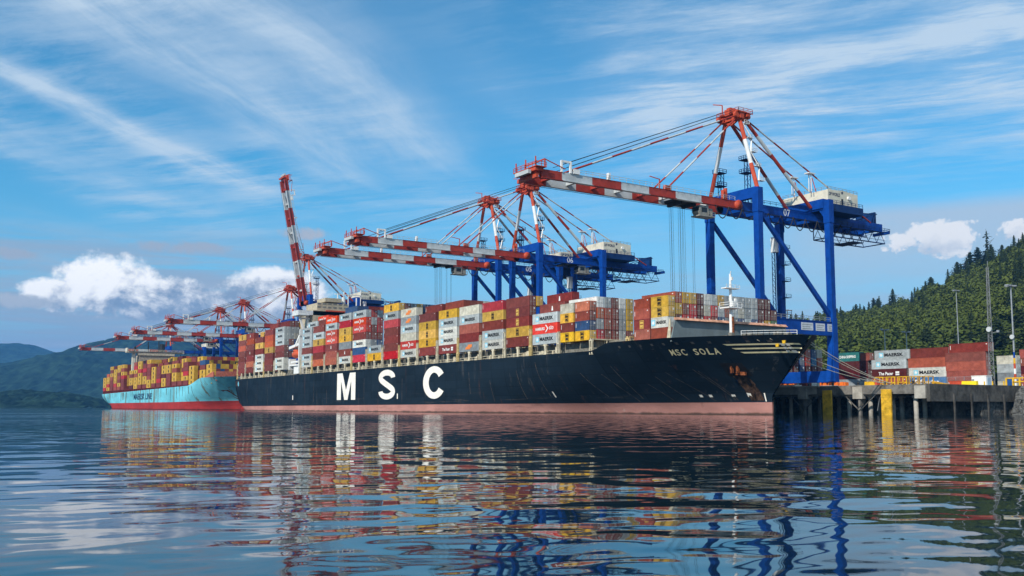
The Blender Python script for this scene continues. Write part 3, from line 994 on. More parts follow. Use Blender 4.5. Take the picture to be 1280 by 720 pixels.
ystack(-163.6, 257.5, 7.2, 'rb rb rb br br', 'the tall red stack behind the fence', H=2.6, dx=(0.3, .1, 0, 0, 1.2))
ystack(-176.3, 258, 7.9, 'sbS mw rb br', 'the stack behind the yellow frames', dx=(0, .2, 0, 1.0))
ystack(-189.2, 258, 7.9, 'rb mrW mgM mgM', 'the stack left of the yellow frames', dx=(0, 0, 0, 1.2))
ystack(-203.0, 258, 7.9, 'gy mr mr', 'the stack beside the crane foot')
container(-202.8, 258, 7.9 + 8.7, 'teC', 9.2, 2.9, 'topmost of the stack beside the crane foot', YG)
container(-193.2, 258, 7.9 + 8.7, 'rb-', 3.2, 2.5, 'short one at the end of the teal one on top', YG, True)
ystack(-164.0, 285, 7.2, 'bg- gy- mg- bg-', 'the pale short stack by the lattice tower', L=6.06, H=2.6)
ystack(-170.0, 309, 7.2, 'rb rb mr rb rb', 'the red stack rising behind the pale short stack', L=6.06, H=2.7)
ystack(-154.5, 294, 7.2, 'mr bl bl gy mg-', 'the dark stack behind the striped mast', H=2.6)
# ends-on stacks seen through the crane's portal
ENDS = ['mr mr mr te mr', 'gy mr mr mr gy', 'mr rd bl bl mr', 'br mr mr hs or', 'mw br mr sk bl', 'bg mr br or bg']
for i, sc in enumerate(ENDS):
    for t, code in enumerate(sc.split()):
        if t < 2:
            code = code[:2]
        container(-212.3 - 12.19, 245.6 + i * 3.0, QZ + t * 2.8, code[:2] + '-', 12.19, 2.8, '%s up, %s end-on row seen under the crane portal' % (ORD[t], ORD[i]), YG, t > 1)
print('containers', n_a, n_ship, NCONT[0])
# ------------------------------------------------------------------ ships
def lerp_tab(tab, x):
    if x <= tab[0][0]:
        return tab[0][1]
    for (a, va), (b, vb) in zip(tab[:-1], tab[1:]):
        if x <= b:
            return va + (vb - va) * (x - a) / (b - a)
    return tab[-1][1]


class Hull:
    def __init__(s, xst, xwl, xtip, half, cy, zmain, zfc, ramp, boot, dtab, wtab, sterntab, zb0, stern_rise, zk=4.5, gp=1.05):
        s.__dict__.update(locals())

    def zdeck(s, x):
        z = s.zmain(x)
        a, b = s.ramp
        t = max(0, min(1, (x - a) / (b - a)))
        return z + (s.zfc - z) * t * t * (3 - 2 * t)

    def xstem(s, z):
        zd = s.zfc
        return s.xwl + (s.xtip - s.xwl) * max(0, (z - s.zk) / (zd - s.zk))

    def half_at(s, q, z):
        x = s.xst + q * (s.xtip - s.xst)
        bd = lerp_tab(s.dtab, s.xtip - x) * s.half
        xw = s.xst + q * (s.xwl - s.xst)
        bw = lerp_tab(s.wtab, s.xwl - xw) * s.half
        ds = x - s.xst
        st = lerp_tab(s.sterntab, ds)
        bw = min(bw, st * s.half)
        f_ = max(0, min(1, z / s.zdeck(x)))
        a = max(0, min(1, (s.xtip - x - 30) / 45))          # flared and straight at the bow, tucked under further aft
        g = (f_ ** s.gp) * (1 - a) + (1 - (1 - f_) ** 2.0) * a
        return bw + (bd - bw) * g

    def pt(s, q, z):
        x = s.xst + q * (s.xstem(z) - s.xst)
        return x, s.half_at(q, z)

    def Y(s, x, z):
        """starboard side at x, z"""
        q = (x - s.xst) / (s.xstem(z) - s.xst)
        return s.cy - s.half_at(min(1, max(0, q)), z)

    def build(s, mats, parent, name='hull'):
        qs = [i / 40 * .5 for i in range(41)] + [.5 + i / 30 * .3 for i in range(1, 31)] + [.8 + i / 50 * .2 for i in range(1, 51)]
        NZ = 13
        mb = MB()
        v, idx = [], {}
        for i, q in enumerate(qs):
            x0 = s.xst + q * (s.xtip - s.xst)
            zd = s.zdeck(x0)
            rise = max(0, 1 - (x0 - s.xst) / s.stern_rise) * s.zb0
            lo = -2.5 + rise * (1 + 2.5 / s.zb0)
            bt = max(s.boot(x0), lo + .05)
            zs = [lo, lo + (bt - lo) * .5, bt] + [bt + (zd - bt) * k / (NZ - 3) for k in range(1, NZ - 2)]
            for sd in (-1, 1):
                for k, z in enumerate(zs):
                    x, h = s.pt(q, z)
                    idx[(i, sd, k)] = len(v)
                    v.append((x, s.cy + sd * max(h, .02), z))
        f, mi = [], []
        nz = len(zs)
        for i in range(len(qs) - 1):
            for sd in (-1, 1):
                for k in range(nz - 1):
                    f.append((idx[(i, sd, k)], idx[(i + 1, sd, k)], idx[(i + 1, sd, k + 1)], idx[(i, sd, k + 1)]))
                    mi.append(1 if k < 2 else 0)
            f.append((idx[(i, -1, 0)], idx[(i, 1, 0)], idx[(i + 1, 1, 0)], idx[(i + 1, -1, 0)]))
            mi.append(1)
        for k in range(nz - 1):
            f.append((idx[(0, -1, k)], idx[(0, 1, k)], idx[(0, 1, k + 1)], idx[(0, -1, k + 1)]))
            mi.append(1 if k < 2 else 0)
        mb.v, mb.f, mb.mi = v, f, mi
        o = mb.build(name, mats, parent, True)
        dk = MB()
        vs, fs = [], []
        for i, q in enumerate(qs):
            x0 = s.xst + q * (s.xtip - s.xst)
            z = s.zdeck(x0) - .9
            x, h = s.pt(q, z)
            vs += [(x, s.cy - max(.01, h - .15), z), (x, s.cy + max(.01, h - .15), z)]
        for i in range(len(qs) - 1):
            fs.append((2 * i, 2 * i + 2, 2 * i + 3, 2 * i + 1))
        dk.add(vs, fs)
        dk.build('deck', mats[2], parent)
        return o


def hull_mat(name, color, streak_c, amt, rough, rustc=(0.16, .06, .025), rust=0.0, scrape=0.0, band=0.0, rs=1.0, wet=False):
    M = bpy.data.materials.new(name)
    M.use_nodes = True
    E.nt = M.node_tree
    b = M.node_tree.nodes['Principled BSDF']
    t = E.nt.nodes.new('ShaderNodeTexCoord')

    def mp(sc):
        k = E.nt.nodes.new('ShaderNodeMapping')
        k.inputs['Scale'].default_value = sc
        E.nt.links.new(t.outputs['Object'], k.inputs[0])
        return k.outputs[0]
    big = noise(mp((.05, .05, .12)), 1.0, 5, .6)
    c = mixc(smooth(.3, .7, big), tuple(x * .8 for x in color), tuple(x * 1.2 for x in color))
    st = noise(mp((.55, .55, .035)), 1.0, 4, .6)
    msk = noise(mp((.06, .06, .1)), 1.0, 3, .5)
    c = mixc(smooth(.58, .74, st) * smooth(.4, .6, msk) * amt, c, streak_c)
    if rust:
        r = noise(mp((.30 * rs, .30 * rs, .018)), 1.0, 5, .7)
        c = mixc(smooth(.60 - .06 * (rs < 1), .70 - .06 * (rs < 1), r) * rust, c, rustc)
        r2 = noise(mp((.35, .35, .35)), 1.0, 6, .75)
        c = mixc(smooth(.66, .74, r2) * rust, c, rustc)
    if scrape:
        s_ = noise(mp((.05, .05, 1.2)), 1.0, 6, .7)
        sp = E.nt.nodes.new('ShaderNodeSeparateXYZ')
        E.nt.links.new(t.outputs['Object'], sp.inputs[0])
        zz = E(sp.outputs[2])
        c = mixc(smooth(.55, .75, s_) * smooth(7.5, 3.5, zz) * scrape, c, (0.09, .075, .065))
    if wet:
        sp = E.nt.nodes.new('ShaderNodeSeparateXYZ')
        E.nt.links.new(t.outputs['Object'], sp.inputs[0])
        wz = E(sp.outputs[2]) + (noise(mp((.35, .35, .2)), 1.0, 5, .7) - .5) * 1.1
        c = mixc(smooth(.75, .15, wz) * .85, c, (.030, .032, .024))          # weed and wet scum along the waterline
        wz2 = noise(mp((.12, .12, .9)), 1.0, 6, .7)
        c = mixc(smooth(.5, .7, wz2) * .5, c, tuple(x * .55 for x in color))
    if band:
        # plate seams
        sp = E.nt.nodes.new('ShaderNodeSeparateXYZ')
        E.nt.links.new(t.outputs['Object'], sp.inputs[0])
        fx = E.m('FRACT', E(sp.outputs[0]) / 7.2)
        seam = smooth(.0, .02, fx) * smooth(.06, .03, fx)
        fz = E.m('FRACT', E(sp.outputs[2]) / 2.6)
        seam2 = smooth(.0, .03, fz) * smooth(.08, .05, fz)
        c = mixc(E.m('MAXIMUM', seam, seam2) * band, c, tuple(x * .6 for x in color))
        cell = vec(E.m('FLOOR', E(sp.outputs[0]) / 7.2), E.m('FLOOR', E(sp.outputs[2]) / 2.6), 0.0)
        wn_ = E.nt.nodes.new('ShaderNodeTexWhiteNoise')
        E.nt.links.new(cell, wn_.inputs['Vector'])
        c = mixc(E(wn_.outputs['Value']) * .35 * band, c, tuple(x * 1.9 + .004 for x in color))
    E.nt.links.new(c, b.inputs['Base Color'])
    E.nt.links.new((noise(mp((.3, .3, .3)), 1.0, 3) * .3 + (rough - .15)).s, b.inputs['Roughness'])
    b.inputs['Specular IOR Level'].default_value = .05
    bp = E.nt.nodes.new('ShaderNodeBump')
    bp.inputs['Strength'].default_value = .5
    bp.inputs['Distance'].default_value = .3
    pl = noise(mp((.30, .30, .16)), 1.0, 2)
    E.nt.links.new(pl.s, bp.inputs['Height'])
    E.nt.links.new(bp.outputs[0], b.inputs['Normal'])
    return M


hullblack = hull_mat('ship_black_hull', (0.0085, 0.0165, 0.0255), (0.085, 0.08, 0.075), .75, .66, rust=.25, scrape=1.0, band=.9)
bootpink = hull_mat('ship_boot_pink', (0.42, 0.205, 0.175), (0.48, .36, .31), .7, .75, rust=.3, wet=True)
hullblue = hull_mat('ship_light_blue_hull', (0.16, 0.52, 0.62), (0.34, 0.54, 0.54), .8, .55, rust=.9, rustc=(.15, .15, .10), rs=.5)
bootred = hull_mat('ship_boot_red', (0.36, 0.035, 0.03), (0.42, .12, .09), .5, .6, rust=.3, wet=True)
deckm = mat('ship_deck', (0.10, 0.045, 0.035), .8, dirt=.3)

DT = [(0, .012), (1, .13), (3, .26), (6, .40), (9, .51), (13, .65), (17, .76), (24, .91), (32, .96), (39, .985), (50, 1.0)]
WT = [(0, .006), (6, .05), (15, .15), (30, .29), (45, .43), (60, .57), (75, .71), (90, .84), (105, .935), (120, .985), (135, 1.0)]
STT = [(0, .80), (10, .88), (25, .96), (45, 1.0)]

ship = thing('container_ship', 'black hulled container ship with large white letters and pink waterline', 'ship', (0, 0, 0))
H1 = Hull(-505.2, -154.6, -142.8, 22.8, SY + 22.8, lambda x: 16.45, 18.25, (-194.0, -187.5), lambda x: 2.25 + (x + 505) / 350 * .75, DT, WT, STT, 4.0, 16.0)
hull = H1.build([hullblack, bootpink, deckm], ship)
hullwhite = mat('hull_lettering_white', (0.86, 0.82, 0.74), .6, dirt=.06, scale=.5, rust=.35)
for ch, xa, xb, dz in (('M', -364.7, -346.1, 0), ('S', -324.7, -310.6, .1), ('C', -288.8, -272.9, .1)):
    L_ = MB()
    big_letter(L_, ch, (xa, SY - .06, 4.72 - dz), xb - xa, 10.75 + 2 * dz)
    L_.build('hull_letter', hullwhite, ship)


def wrap(mb_src, off=.07):
    """lay flat lettering (x, ., z) on the starboard side of the hull"""
    mb_src.v = [(x, H1.Y(x, z) - off, z) for x, y, z in mb_src.v]
    return mb_src


# name on the bow: letters one by one so that they follow the flare
nm = MB()
xs_name = -170.2
txt = 'MSC SOLA'
wid = 11.9
adv = wid / 8.2
x = xs_name
for ch in txt:
    if ch == ' ':
        x += adv * .9
        nm.build('name_lettering', mat('name_paint', (.95, .82, .50), .6, dirt=.08, scale=1.2, rust=.35), ship)
        nm = MB()
        continue
    t_ = MB()
    letter(t_, ch, (x, 0, 14.2), (1, 0, 0), (0, 0, 1), 1.42, 1.2 if ch != 'M' else 1.45, .02 if ch != 'M' else .008, shear=.22)
    wrap(t_)
    nm.add(t_.v, t_.f)
    x += adv
nm.build('name_lettering', mat('name_paint', (.95, .82, .50), .6, dirt=.08, scale=1.2, rust=.35), ship)
# bow stripes
sp_ = MB()
for k, (xa, xb, z) in enumerate(((-156.6, -144.9, 16.25), (-155.6, -145.2, 15.35), (-154.6, -145.9, 14.45))):
    nseg = 26
    vs, fs = [], []
    for i in range(nseg + 1):
        xx = xa + (xb - xa) * i / nseg
        for z_ in (z - .17, z + .17):
            xk = xx - (.55 if z_ > z and i == 0 else 0)
            vs.append((xk, H1.Y(xk, z_) - .08, z_))
    for i in range(nseg):
        fs.append((2 * i, 2 * i + 2, 2 * i + 3, 2 * i + 1))
    sp_.add(vs, fs)
sp_.build('bow_stripe', mat('name_paint', (.95, .82, .50), .6, dirt=.08, scale=1.2, rust=.35), ship)
em = MB()
for (u0, u1, v0, v1) in ((-.6, -.1, -1.0, 1.1), (.12, .6, -1.0, 1.1)):
    for (za, zb) in ((v0, v0 + .55), (v0 + .8, v0 + 1.3), (v0 + 1.55, v1)):
        em.add([(-146.75 + u0, 0, 15.3 + za), (-146.75 + u1, 0, 15.3 + za), (-146.75 + u1, 0, 15.3 + zb), (-146.75 + u0, 0, 15.3 + zb)], [(0, 1, 2, 3)])
wrap(em, .10).build('bow_emblem', hullwhite, ship)
# draught marks, small hull marks
dm = MB()
for (xx, zz, w_, h_) in ((-155.9, 3.2, .25, 2.0), (-163.5, 4.4, .9, .5), (-169.0, 4.3, .8, .6), (-171.5, 4.3, .8, .6), (-159.7, 4.3, .9, 1.0), (-218.0, 4.6, .5, 1.6), (-417.0, 5.1, .9, 2.0), (-309.0, 4.8, .7, 1.9)):
    dm.add([(xx, 0, zz), (xx + w_, 0, zz), (xx + w_, 0, zz + h_), (xx, 0, zz + h_)], [(0, 1, 2, 3)])
wrap(dm, .06).build('draught_mark', hullwhite, ship)
# anchor in its pocket with rust below
rustm = mat('rusty_iron', (0.22, 0.065, 0.02), .8, dirt=.5, scale=1.5)
ruststreak = mat('rust_stain', (0.075, 0.04, 0.024), .8, dirt=.6, scale=.9, zstretch=.15)
ax = -158.6
an = MB()
for xx in (ax - .6, ax + .6):
    yv = H1.Y(xx, 11.0)
    an.beam((xx, yv - .25, 11.6), (xx * 1.0, yv - .1, 9.9), .7, .5)
yv = H1.Y(ax, 9.6)
an.beam((ax - 2.2, yv - .3, 9.9), (ax + 2.2, yv - .3, 9.7), .5, .8)
an.tube((ax - .5, yv - .4, 10.2), (ax + .5, yv - .4, 10.2), .5, 8)
an.build('anchor', rustm, ship)
pk = MB()
pk.add([(ax - 2.5, 0, 12.2), (ax + 2.1, 0, 12.2), (ax + 2.6, 0, 9.2), (ax - 2.4, 0, 9.2)], [(0, 1, 2, 3)])
wrap(pk, .05).build('anchor_pocket', blackp, ship)
rs = MB()
for i in range(8):
    for j in range(5):
        z0, z1 = 9.2 - i * .72, 9.2 - (i + 1) * .72
        s0 = ax - 1.7 + i * .12 + j * .64 + math.sin(i * 2.1 + j) * .12
        rs.add([(s0, 0, z0), (s0 + .64, 0, z0), (s0 + .78, 0, z1), (s0 + .12, 0, z1)], [(0, 1, 2, 3)])
wrap(rs, .06).build('rust_stain', ruststreak, ship)
# diagonal scuff lines down the flare
for (xa, za, xb, zb) in ((-191.5, 12.5, -188.5, 4.0), (-203, 11, -199, 4.6), (-196, 10.5, -190, 3.3), (-180, 9.5, -175, 3.6), (-176.0, 10.5, -168.0, 3.3), (-168.2, 11.0, -163.0, 3.5), (-167.2, 10.6, -162.4, 3.5), (-184, 8, -179.5, 3.5), (-486, 11, -485.9, 4), (-470, 8.5, -469.9, 3), (-452, 11.5, -452, 2.6), (-391, 12, -390.8, 4), (-376, 9, -376, 3.5), (-338, 13, -338, 4.5), (-305, 12, -305.1, 3.5), (-258, 13, -257.8, 6), (-246, 10, -245.7, 3.4), (-231, 12.5, -230, 4.2), (-221, 14.5, -219.5, 5)):
    sc = MB()
    n_ = 12
    for i in range(n_):
        t0, t1 = i / n_, (i + 1) / n_
        x0, z0, x1, z1 = xa + (xb - xa) * t0, za + (zb - za) * t0, xa + (xb - xa) * t1, za + (zb - za) * t1
        sc.add([(x0, 0, z0), (x0 + .16, 0, z0), (x1 + .16, 0, z1), (x1, 0, z1)], [(0, 1, 2, 3)])
    wrap(sc, .05).build('scuff_mark', mat('scuffed_primer', (.105, .085, .07), .8, dirt=.5, scale=1.0), ship)
# lashing bridges between the bays, posts and gear under the boxes
greyin = mat('ship_drab_grey', (0.20, 0.19, 0.16), .8, dirt=.3)  # plain drab grey paint for the hatch coaming and deck winches
edges = [b[0] - 1.35 for b in BAYS] + [-209.9, -195.3, -184.3]
for i, xg in enumerate(edges):
    if -428 < xg < -425:
        continue
    lb = MB()
    hi = 24.2 if xg < -215 else (22.5 if xg < -205 else 19.7)
    zb_ = 15.5
    inb = 3.2 if xg > -190 else 0
    for dx_ in (-.45, .45):
        lb.box(xg + dx_ - .16, xg + dx_ + .16, SY + .15 + inb, SY + .6 + inb, zb_ + inb * .8, hi)
        for k in range(2, 18):
            lb.box(xg + dx_ - .12, xg + dx_ + .12, SY + .2 + k * 2.52 - .1, SY + .2 + k * 2.52 + .1, zb_, hi)
    lb.box(xg - .6, xg + .6, SY + .1 + inb, SY + .75 + inb, 19.0, 19.35)
    lb.box(xg - .6, xg + .6, SY + .15 + inb, SY + 45, hi - .3, hi)
    lb.box(xg - .6, xg + .6, SY + .2 + inb, SY + 45, hi - 2.6, hi - 2.4)
    lb.build('lashing_bridge', [shipcream if i % 3 else mat('ship_cream_yellow', (.66, .50, .22), .6, dirt=.25, rust=.4)][0], ship)
for b in BAYS:
    cp = MB()
    for f_ in (.5,):
        xx = b[0] + 12.19 * f_
        cp.box(xx - .42, xx + .42, SY + .18, SY + .7, 15.5, 19.36)
        cp.box(xx - .8, xx + .8, SY + .2, SY + .9, 18.9, 19.36)
    for k in range(8):
        xx = b[0] + .8 + random.random() * 11
        cp.box(xx, xx + random.uniform(.3, 1.3), SY + random.uniform(.8, 2.2), SY + 2.4, 15.5, random.uniform(16.8, 18.6))
    cp.box(b[0] + .2, b[0] + 12, SY + .24, SY + .32, 17.35, 17.47)
    cp.box(b[0] + .2, b[0] + 12, SY + .24, SY + .32, 16.65, 16.75)
    cp.build('container_support', shipcream, ship)
MB().box(-500, -196, SY + 2.6, SY + 42, 15.5, 19.2).box(-196, -168, SY + 6, SY + 40, 15.5, 19.2).build('hatch_coaming', greyin, ship)
# breakwater, foremast, rails
grey_p = mat('ship_grey_blue', (0.165, 0.205, 0.215), .6, dirt=.12, scale=.3)
bw = MB()
bw.prism([(153.2, 17.4), (194.2, 17.4), (193.2, 22.6), (154.6, 22.6)], 'x', -167.6, -167.2)
bw.build('breakwater', grey_p, ship)
salmon = mat('primer_salmon', (0.60, 0.31, 0.20), .7, dirt=.3, scale=.6)
MB().prism([(-167.65, 22.6), (-166.4, 22.6), (-167.2, 23.25), (-167.65, 23.25)], 'y', 154.6, 193.2).build('breakwater_coping', salmon, ship)
wing_ = MB()
wing_.prism([(-168.9, 18.0), (-167.62, 18.0), (-167.62, 22.9), (-167.9, 22.9)], 'y', 153.3, 153.6)
wing_.build('breakwater_wing', shipcream, ship)
mast = MB()
mx, my = -164.8, 170.8
mast.tube((mx, my, 17.4), (mx, my, 31.6), .52, 14, 0, .32)
mast.tube((mx, my, 31.6), (mx, my, 34.6), .28, 8)
mast.box(mx - 1.6, mx + 1.6, my - 2.2, my + 2.2, 26.0, 26.3).box(mx - .9, mx + .9, my - 2.3, my + 2.3, 30.9, 31.15)
mast.rail((mx + 1.6, my - 2.2, 26.3), (mx + 1.6, my + 2.2, 26.3), 1.1, 1.1, .05).rail((mx - 1.6, my - 2.2, 26.3), (mx + 1.6, my - 2.2, 26.3), 1.1, 1.6, .05)
mast.rail((mx + .9, my - 2.3, 31.15), (mx + .9, my + 2.3, 31.15), .7, 1.5, .04)
mast.box(mx + .6, mx + 1.1, my - .5, my + .5, 26.6, 27.8).box(mx - .4, mx + .4, my + 1.2, my + 1.9, 26.6, 28.6)
mast.tube((mx, my, 34.6), (mx + .3, my, 35.3), .12, 6)
mast.box(mx + .3, mx + .7, my - .25, my + .25, 33.0, 33.8)
mast.build('foremast', whitep, ship)
MB().beam((mx + .75, my, 17.4), (mx + .55, my, 24), .35, .5).build('mast_ladder', rustm, ship)
fr = MB()
pr_ = None
for i in range(24):
    xx = -166 + i * .95
    p_ = Vector((xx, H1.Y(xx, 18.2) + .3, 18.2))
    if pr_ is not None and i > 14:
        fr.rail(pr_, p_, 1.1, 1.0, .05)
    pr_ = p_
fr.build('bow_rail', whitep, ship)
gear = MB()
for i in range(16):
    xx = random.uniform(-165.5, -149)
    yy = SY + 22.8 + random.uniform(-1, 1) * (abs(xx + 142) * .55)
    s = random.uniform(.4, .9)
    gear.box(xx - s, xx + s, yy - s, yy + s, 17.2, 17.4 + random.uniform(1.2, 2.2))
gear.build('deck_winch', greyin, ship)
# row of rusty fairlead openings along the bow bulwark
for i in range(11):
    fo = MB()
    xx = -185 + i * 3.6
    zz = 16.9
    fo.add([(xx, 0, zz - .25), (xx + .7, 0, zz - .25), (xx + .7, 0, zz + .25), (xx, 0, zz + .25)], [(0, 1, 2, 3)])
    wrap(fo, .05).build('fairlead', mat('fairlead_grey', (.09, .085, .08), .7, dirt=.4), ship)

# deckhouse of the dark ship with bridge wing, lifeboat
dh = MB()
dh.box(-425, -409, SY + 6, SY + 40, 15.5, 46)
dh.box(-423, -409.2, SY + 8, SY + 23, 46, 49.4)
dh.box(-420, -409.6, SY + 12, SY + 20, 50.2, 52)
dh.build('deckhouse', mat('deckhouse_cream', (.46, .40, .29), .6, dirt=.15), ship)
for k in range(6):
    for lv in range(2):
        wn = MB()
        wn.box(-409.18, -409.12, SY + 8 + k * 2.6, SY + 9.6 + k * 2.6, 47.2 + lv * 1.6, 47.9 + lv * 1.6)
        wn.build('window', mat('window_dull', (.20, .20, .18), .4), ship)
bwg = MB()
bwg.box(-417, -409, SY - 1.0, SY + 46.2, 43.6, 45.6)
bwg.box(-417.5, -408.5, SY - 1.2, SY + 4, 43.3, 43.7)
bwg.build('bridge_wing', mat('ship_white_grey', (.62, .64, .64), .5, dirt=.1), ship)
brc = MB()
brc.beam((-412.5, SY + .6, 43.4), (-412.5, SY + 4.5, 33), .8, .9).beam((-412.5, SY + 4.5, 43.4), (-412.5, SY + 5.6, 33), .8, .9).box(-413, -412, SY + 1, SY + 5.8, 41.8, 42.6)
brc.build('wing_brace', whitep, ship)
MB().box(-416.8, -408.9, SY + 12, SY + 46, 45.6, 46.2).build('wing_coping', red, ship)
tp = MB()
for (xx, yy, z0, z1, r) in ((-412, SY + 19, 50, 54.5, .3), (-414, SY + 23, 50, 56, .25), (-416, SY + 26, 46, 55, .3), (-411, SY + 28, 46, 53, .3), (-413, SY + 31, 46, 57, .22), (-412, SY + 22, 50, 53, .9), (-415, SY + 34, 46, 52, .9)):
    tp.tube((xx, yy, z0), (xx, yy, z1), r, 8)
tp.box(-413.4, -412.6, SY + 18, SY + 32, 54.3, 54.6)
tp.build('radar_mast', white, ship)
lbp = MB()
lbp.box(-424, -423, SY + .3, SY + 3.5, 19, 24).box(-411.5, -410.7, SY + .3, SY + 3.5, 17, 34).box(-424, -411, SY + .4, SY + 4, 20.6, 21.2)
lbp.beam((-411, SY + .6, 34), (-415, SY + .2, 29.5), .7, .8).beam((-423.5, SY + .6, 29.0), (-411, SY + .6, 30.2), 1.0, 1.2).box(-421, -412, SY + .3, SY + 3, 22, 22.8)
lbp.box(-419, -412, SY + 1, SY + 4, 17, 21).box(-410.9, -410.2, SY + .4, SY + 1.5, 34, 37)
lbp.build('davit', whitep, ship)
lbt = MB()
for i in range(8):
    a0, a1 = i / 8, (i + 1) / 8
    rr = lambda a: 1.75 * math.sqrt(max(0.02, 1 - (2 * a - 1) ** 2)) ** .7
    lbt.tube((-421 + 8 * a0, SY + 1.6, 25.8), (-421 + 8 * a1, SY + 1.6, 25.8), rr(a0), 12, 0, rr(a1))
lbt.box(-419.2, -416.0, SY + .6, SY + 2.4, 27.0, 28.0)
lbt.build('lifeboat', mat('lifeboat_orange', (.62, .11, .04), .5, dirt=.15), ship, True)
# aft mooring deck opening and blue mark at the stern quarter
stn = MB()
stn.add([(-504.6, SY + .35, 12.8), (-497.5, SY - .04, 12.8), (-497.5, SY - .04, 15.6), (-504.6, SY + .35, 15.6)], [(0, 1, 2, 3)])
wrap(stn, .05).build('mooring_port', mat('stern_rust', (.06, .035, .025), .8, dirt=.5), ship)
bm_ = MB()
bm_.prism([(-499.6 + 1.1 * math.cos(k * math.pi / 5), 14.0 + 1.3 * math.sin(k * math.pi / 5)) for k in range(10)], 'y', SY - .1, SY + .0)
wrap(bm_, .12).build('stern_mark', mat('light_blue_mark', (.16, .5, .66), .5, dirt=.1), ship)

# second ship
ship2 = thing('container_ship', 'light blue hulled container ship with red bottom, farther along the quay', 'ship', (0, 0, 0))
zm2 = lambda x: 13.0 + max(0, min(1, (x + 898) / 300)) * 2.0
H2 = Hull(-900.5, -551, -523, 22.0, SY + 22.0, zm2, 19.2, (-600, -572), lambda x: 5.0 + max(0, (x + 620)) / 70 * .45,
          [(a * 1.1, b) for a, b in DT], [(a * .62, b) for a, b in WT], [(0, .35), (15, .6), (40, .9), (70, 1.0)], 5.5, 34.0)
H2.build([hullblue, bootred, deckm], ship2)
blb = MB()
for i in range(6):
    x0, x1 = -556 + i * 3.2, -556 + (i + 1) * 3.2
    rr = lambda x_: 3.3 * math.sqrt(max(.01, 1 - (max(0, x_ + 552) / 15.3) ** 2))
    blb.tube((x0, SY + 22, 0), (x1, SY + 22, 0), rr(x0), 14, 0, rr(x1))
blb.build('bulbous_bow', bootred, ship2, True)
n2 = MB()
letter(n2, 'MAERSK LINE', (-765, SY - .08, 7.2), (1, 0, 0), (0, 0, 1), 4.6, 62, .03)
n2.build('hull_lettering', mat('navy_lettering', (.015, .05, .12), .6, dirt=.2), ship2)
red2 = mat('coaming_red_brown', (.20, .035, .03), .7, dirt=.3)
cm2 = MB().box(-898, -602, SY + 1.2, SY + 42, 12.5, 15.5).box(-602, -560, SY + 9, SY + 36, 14, 17.5)
for i in range(41):
    cm2.box(-897 + i * 7.2, -896.2 + i * 7.2, SY + .1, SY + 1.2, 12.6, 15.5)
cm2.box(-897, -602, SY + .1, SY + .3, 15.2, 15.5)
cm2.build('hatch_coaming', red2, ship2)
bk2 = MB()
bk2.prism([(-584, 17.8), (-556, 17.8), (-556, 22.0), (-558, 22.4), (-582, 18.4)], 'y', SY + 2.2, SY + 2.8)
bk2.box(-553, -552.4, SY + 2.8, SY + 41, 17, 22.5)
bk2.build('breakwater', mat('breakwater_red', (.45, .13, .08), .7, dirt=.2), ship2)
d2 = MB()
d2.box(-808, -795, SY + 9, SY + 36, 13, 43)
d2.box(-807, -794.6, SY + 12, SY + 33, 43, 46)
d2.build('deckhouse', mat('deckhouse_tan', (.36, .31, .24), .6, dirt=.2), ship2)
w2 = MB().box(-800, -794, SY - .8, SY + 43.5, 45.0, 46.2).box(-799.8, -794.2, SY + 8, SY + 36, 43, 45)
w2.build('bridge_wing', mat('wing_tan', (.52, .47, .36), .6, dirt=.2), ship2)
MB().rail((-794.2, SY - .6, 46.2), (-794.2, SY + 43.3, 46.2), 1.3, 3, .09).box(-800, -794.2, SY - .7, SY + .2, 46.2, 48.6).build('wing_rail', cream, ship2)
MB().box(-799, -796, SY + 4, SY + 6.2, 15, 45).build('wing_support', cream, ship2)
f2 = MB()
f2.tube((-797, SY + 16, 46), (-797, SY + 16, 54), .4, 8).tube((-797, SY + 24, 46), (-797, SY + 24, 57), .35, 8).tube((-798, SY + 27, 46), (-798, SY + 27, 52.5), 2.2, 10).tube((-797, SY + 6, 46), (-797, SY + 6, 50), .9, 8)
f2.build('radar_mast', dark, ship2)
wn2 = MB().box(-793.98, -793.9, SY + 1, SY + 42, 45.3, 45.9)
wn2.build('bridge_window', glass, ship2)
for k, (xx, ww) in enumerate(((-872, .9), (-861, .8), (-850, 1.0), (-838, .8), (-814, 2.4), (-806, 5.0), (-793, 2.0), (-776, .8), (-770, .8), (-748, .9), (-731, .8), (-719, 1.0), (-704, .8), (-690, 1.4), (-676, .8), (-660, 1.6), (-648, .8), (-632, 1.2), (-617, .8), (-603, 1.2), (-596, .6))):
    r2_ = MB()
    zt_, zb_ = H2.zdeck(xx) - .4, 6.0 + (k % 4) * 1.3
    n_ = 6
    for q in range(n_):
        z0, z1 = zt_ + (zb_ - zt_) * q / n_, zt_ + (zb_ - zt_) * (q + 1) / n_
        w0, w1 = ww * (1 - .6 * q / n_) * .6, ww * (1 - .6 * (q + 1) / n_) * .6
        r2_.add([(xx - w0, 0, z0), (xx + w0, 0, z0), (xx + w1, 0, z1), (xx - w1, 0, z1)], [(0, 1, 2, 3)])
    r2_.v = [(x, H2.Y(x, z) - .1, z) for x, y, z in r2_.v]
    r2_.build('rust_stain', mat('blue_hull_stain', (.15, .27, .26) if 0 else (.14, .20, .17), .8, dirt=.5, scale=.6), ship2)
# anchor pocket and rust on the blue bow
ap2 = MB()
ap2.add([(-560, 0, 11.8), (-553.5, 0, 11.8), (-552.5, 0, 6.0), (-555, 0, 6.0)], [(0, 1, 2, 3)])
ap2.v = [(x, H2.Y(x, z) - .12, z) for x, y, z in ap2.v]
ap2.build('anchor_pocket', rustm, ship2)

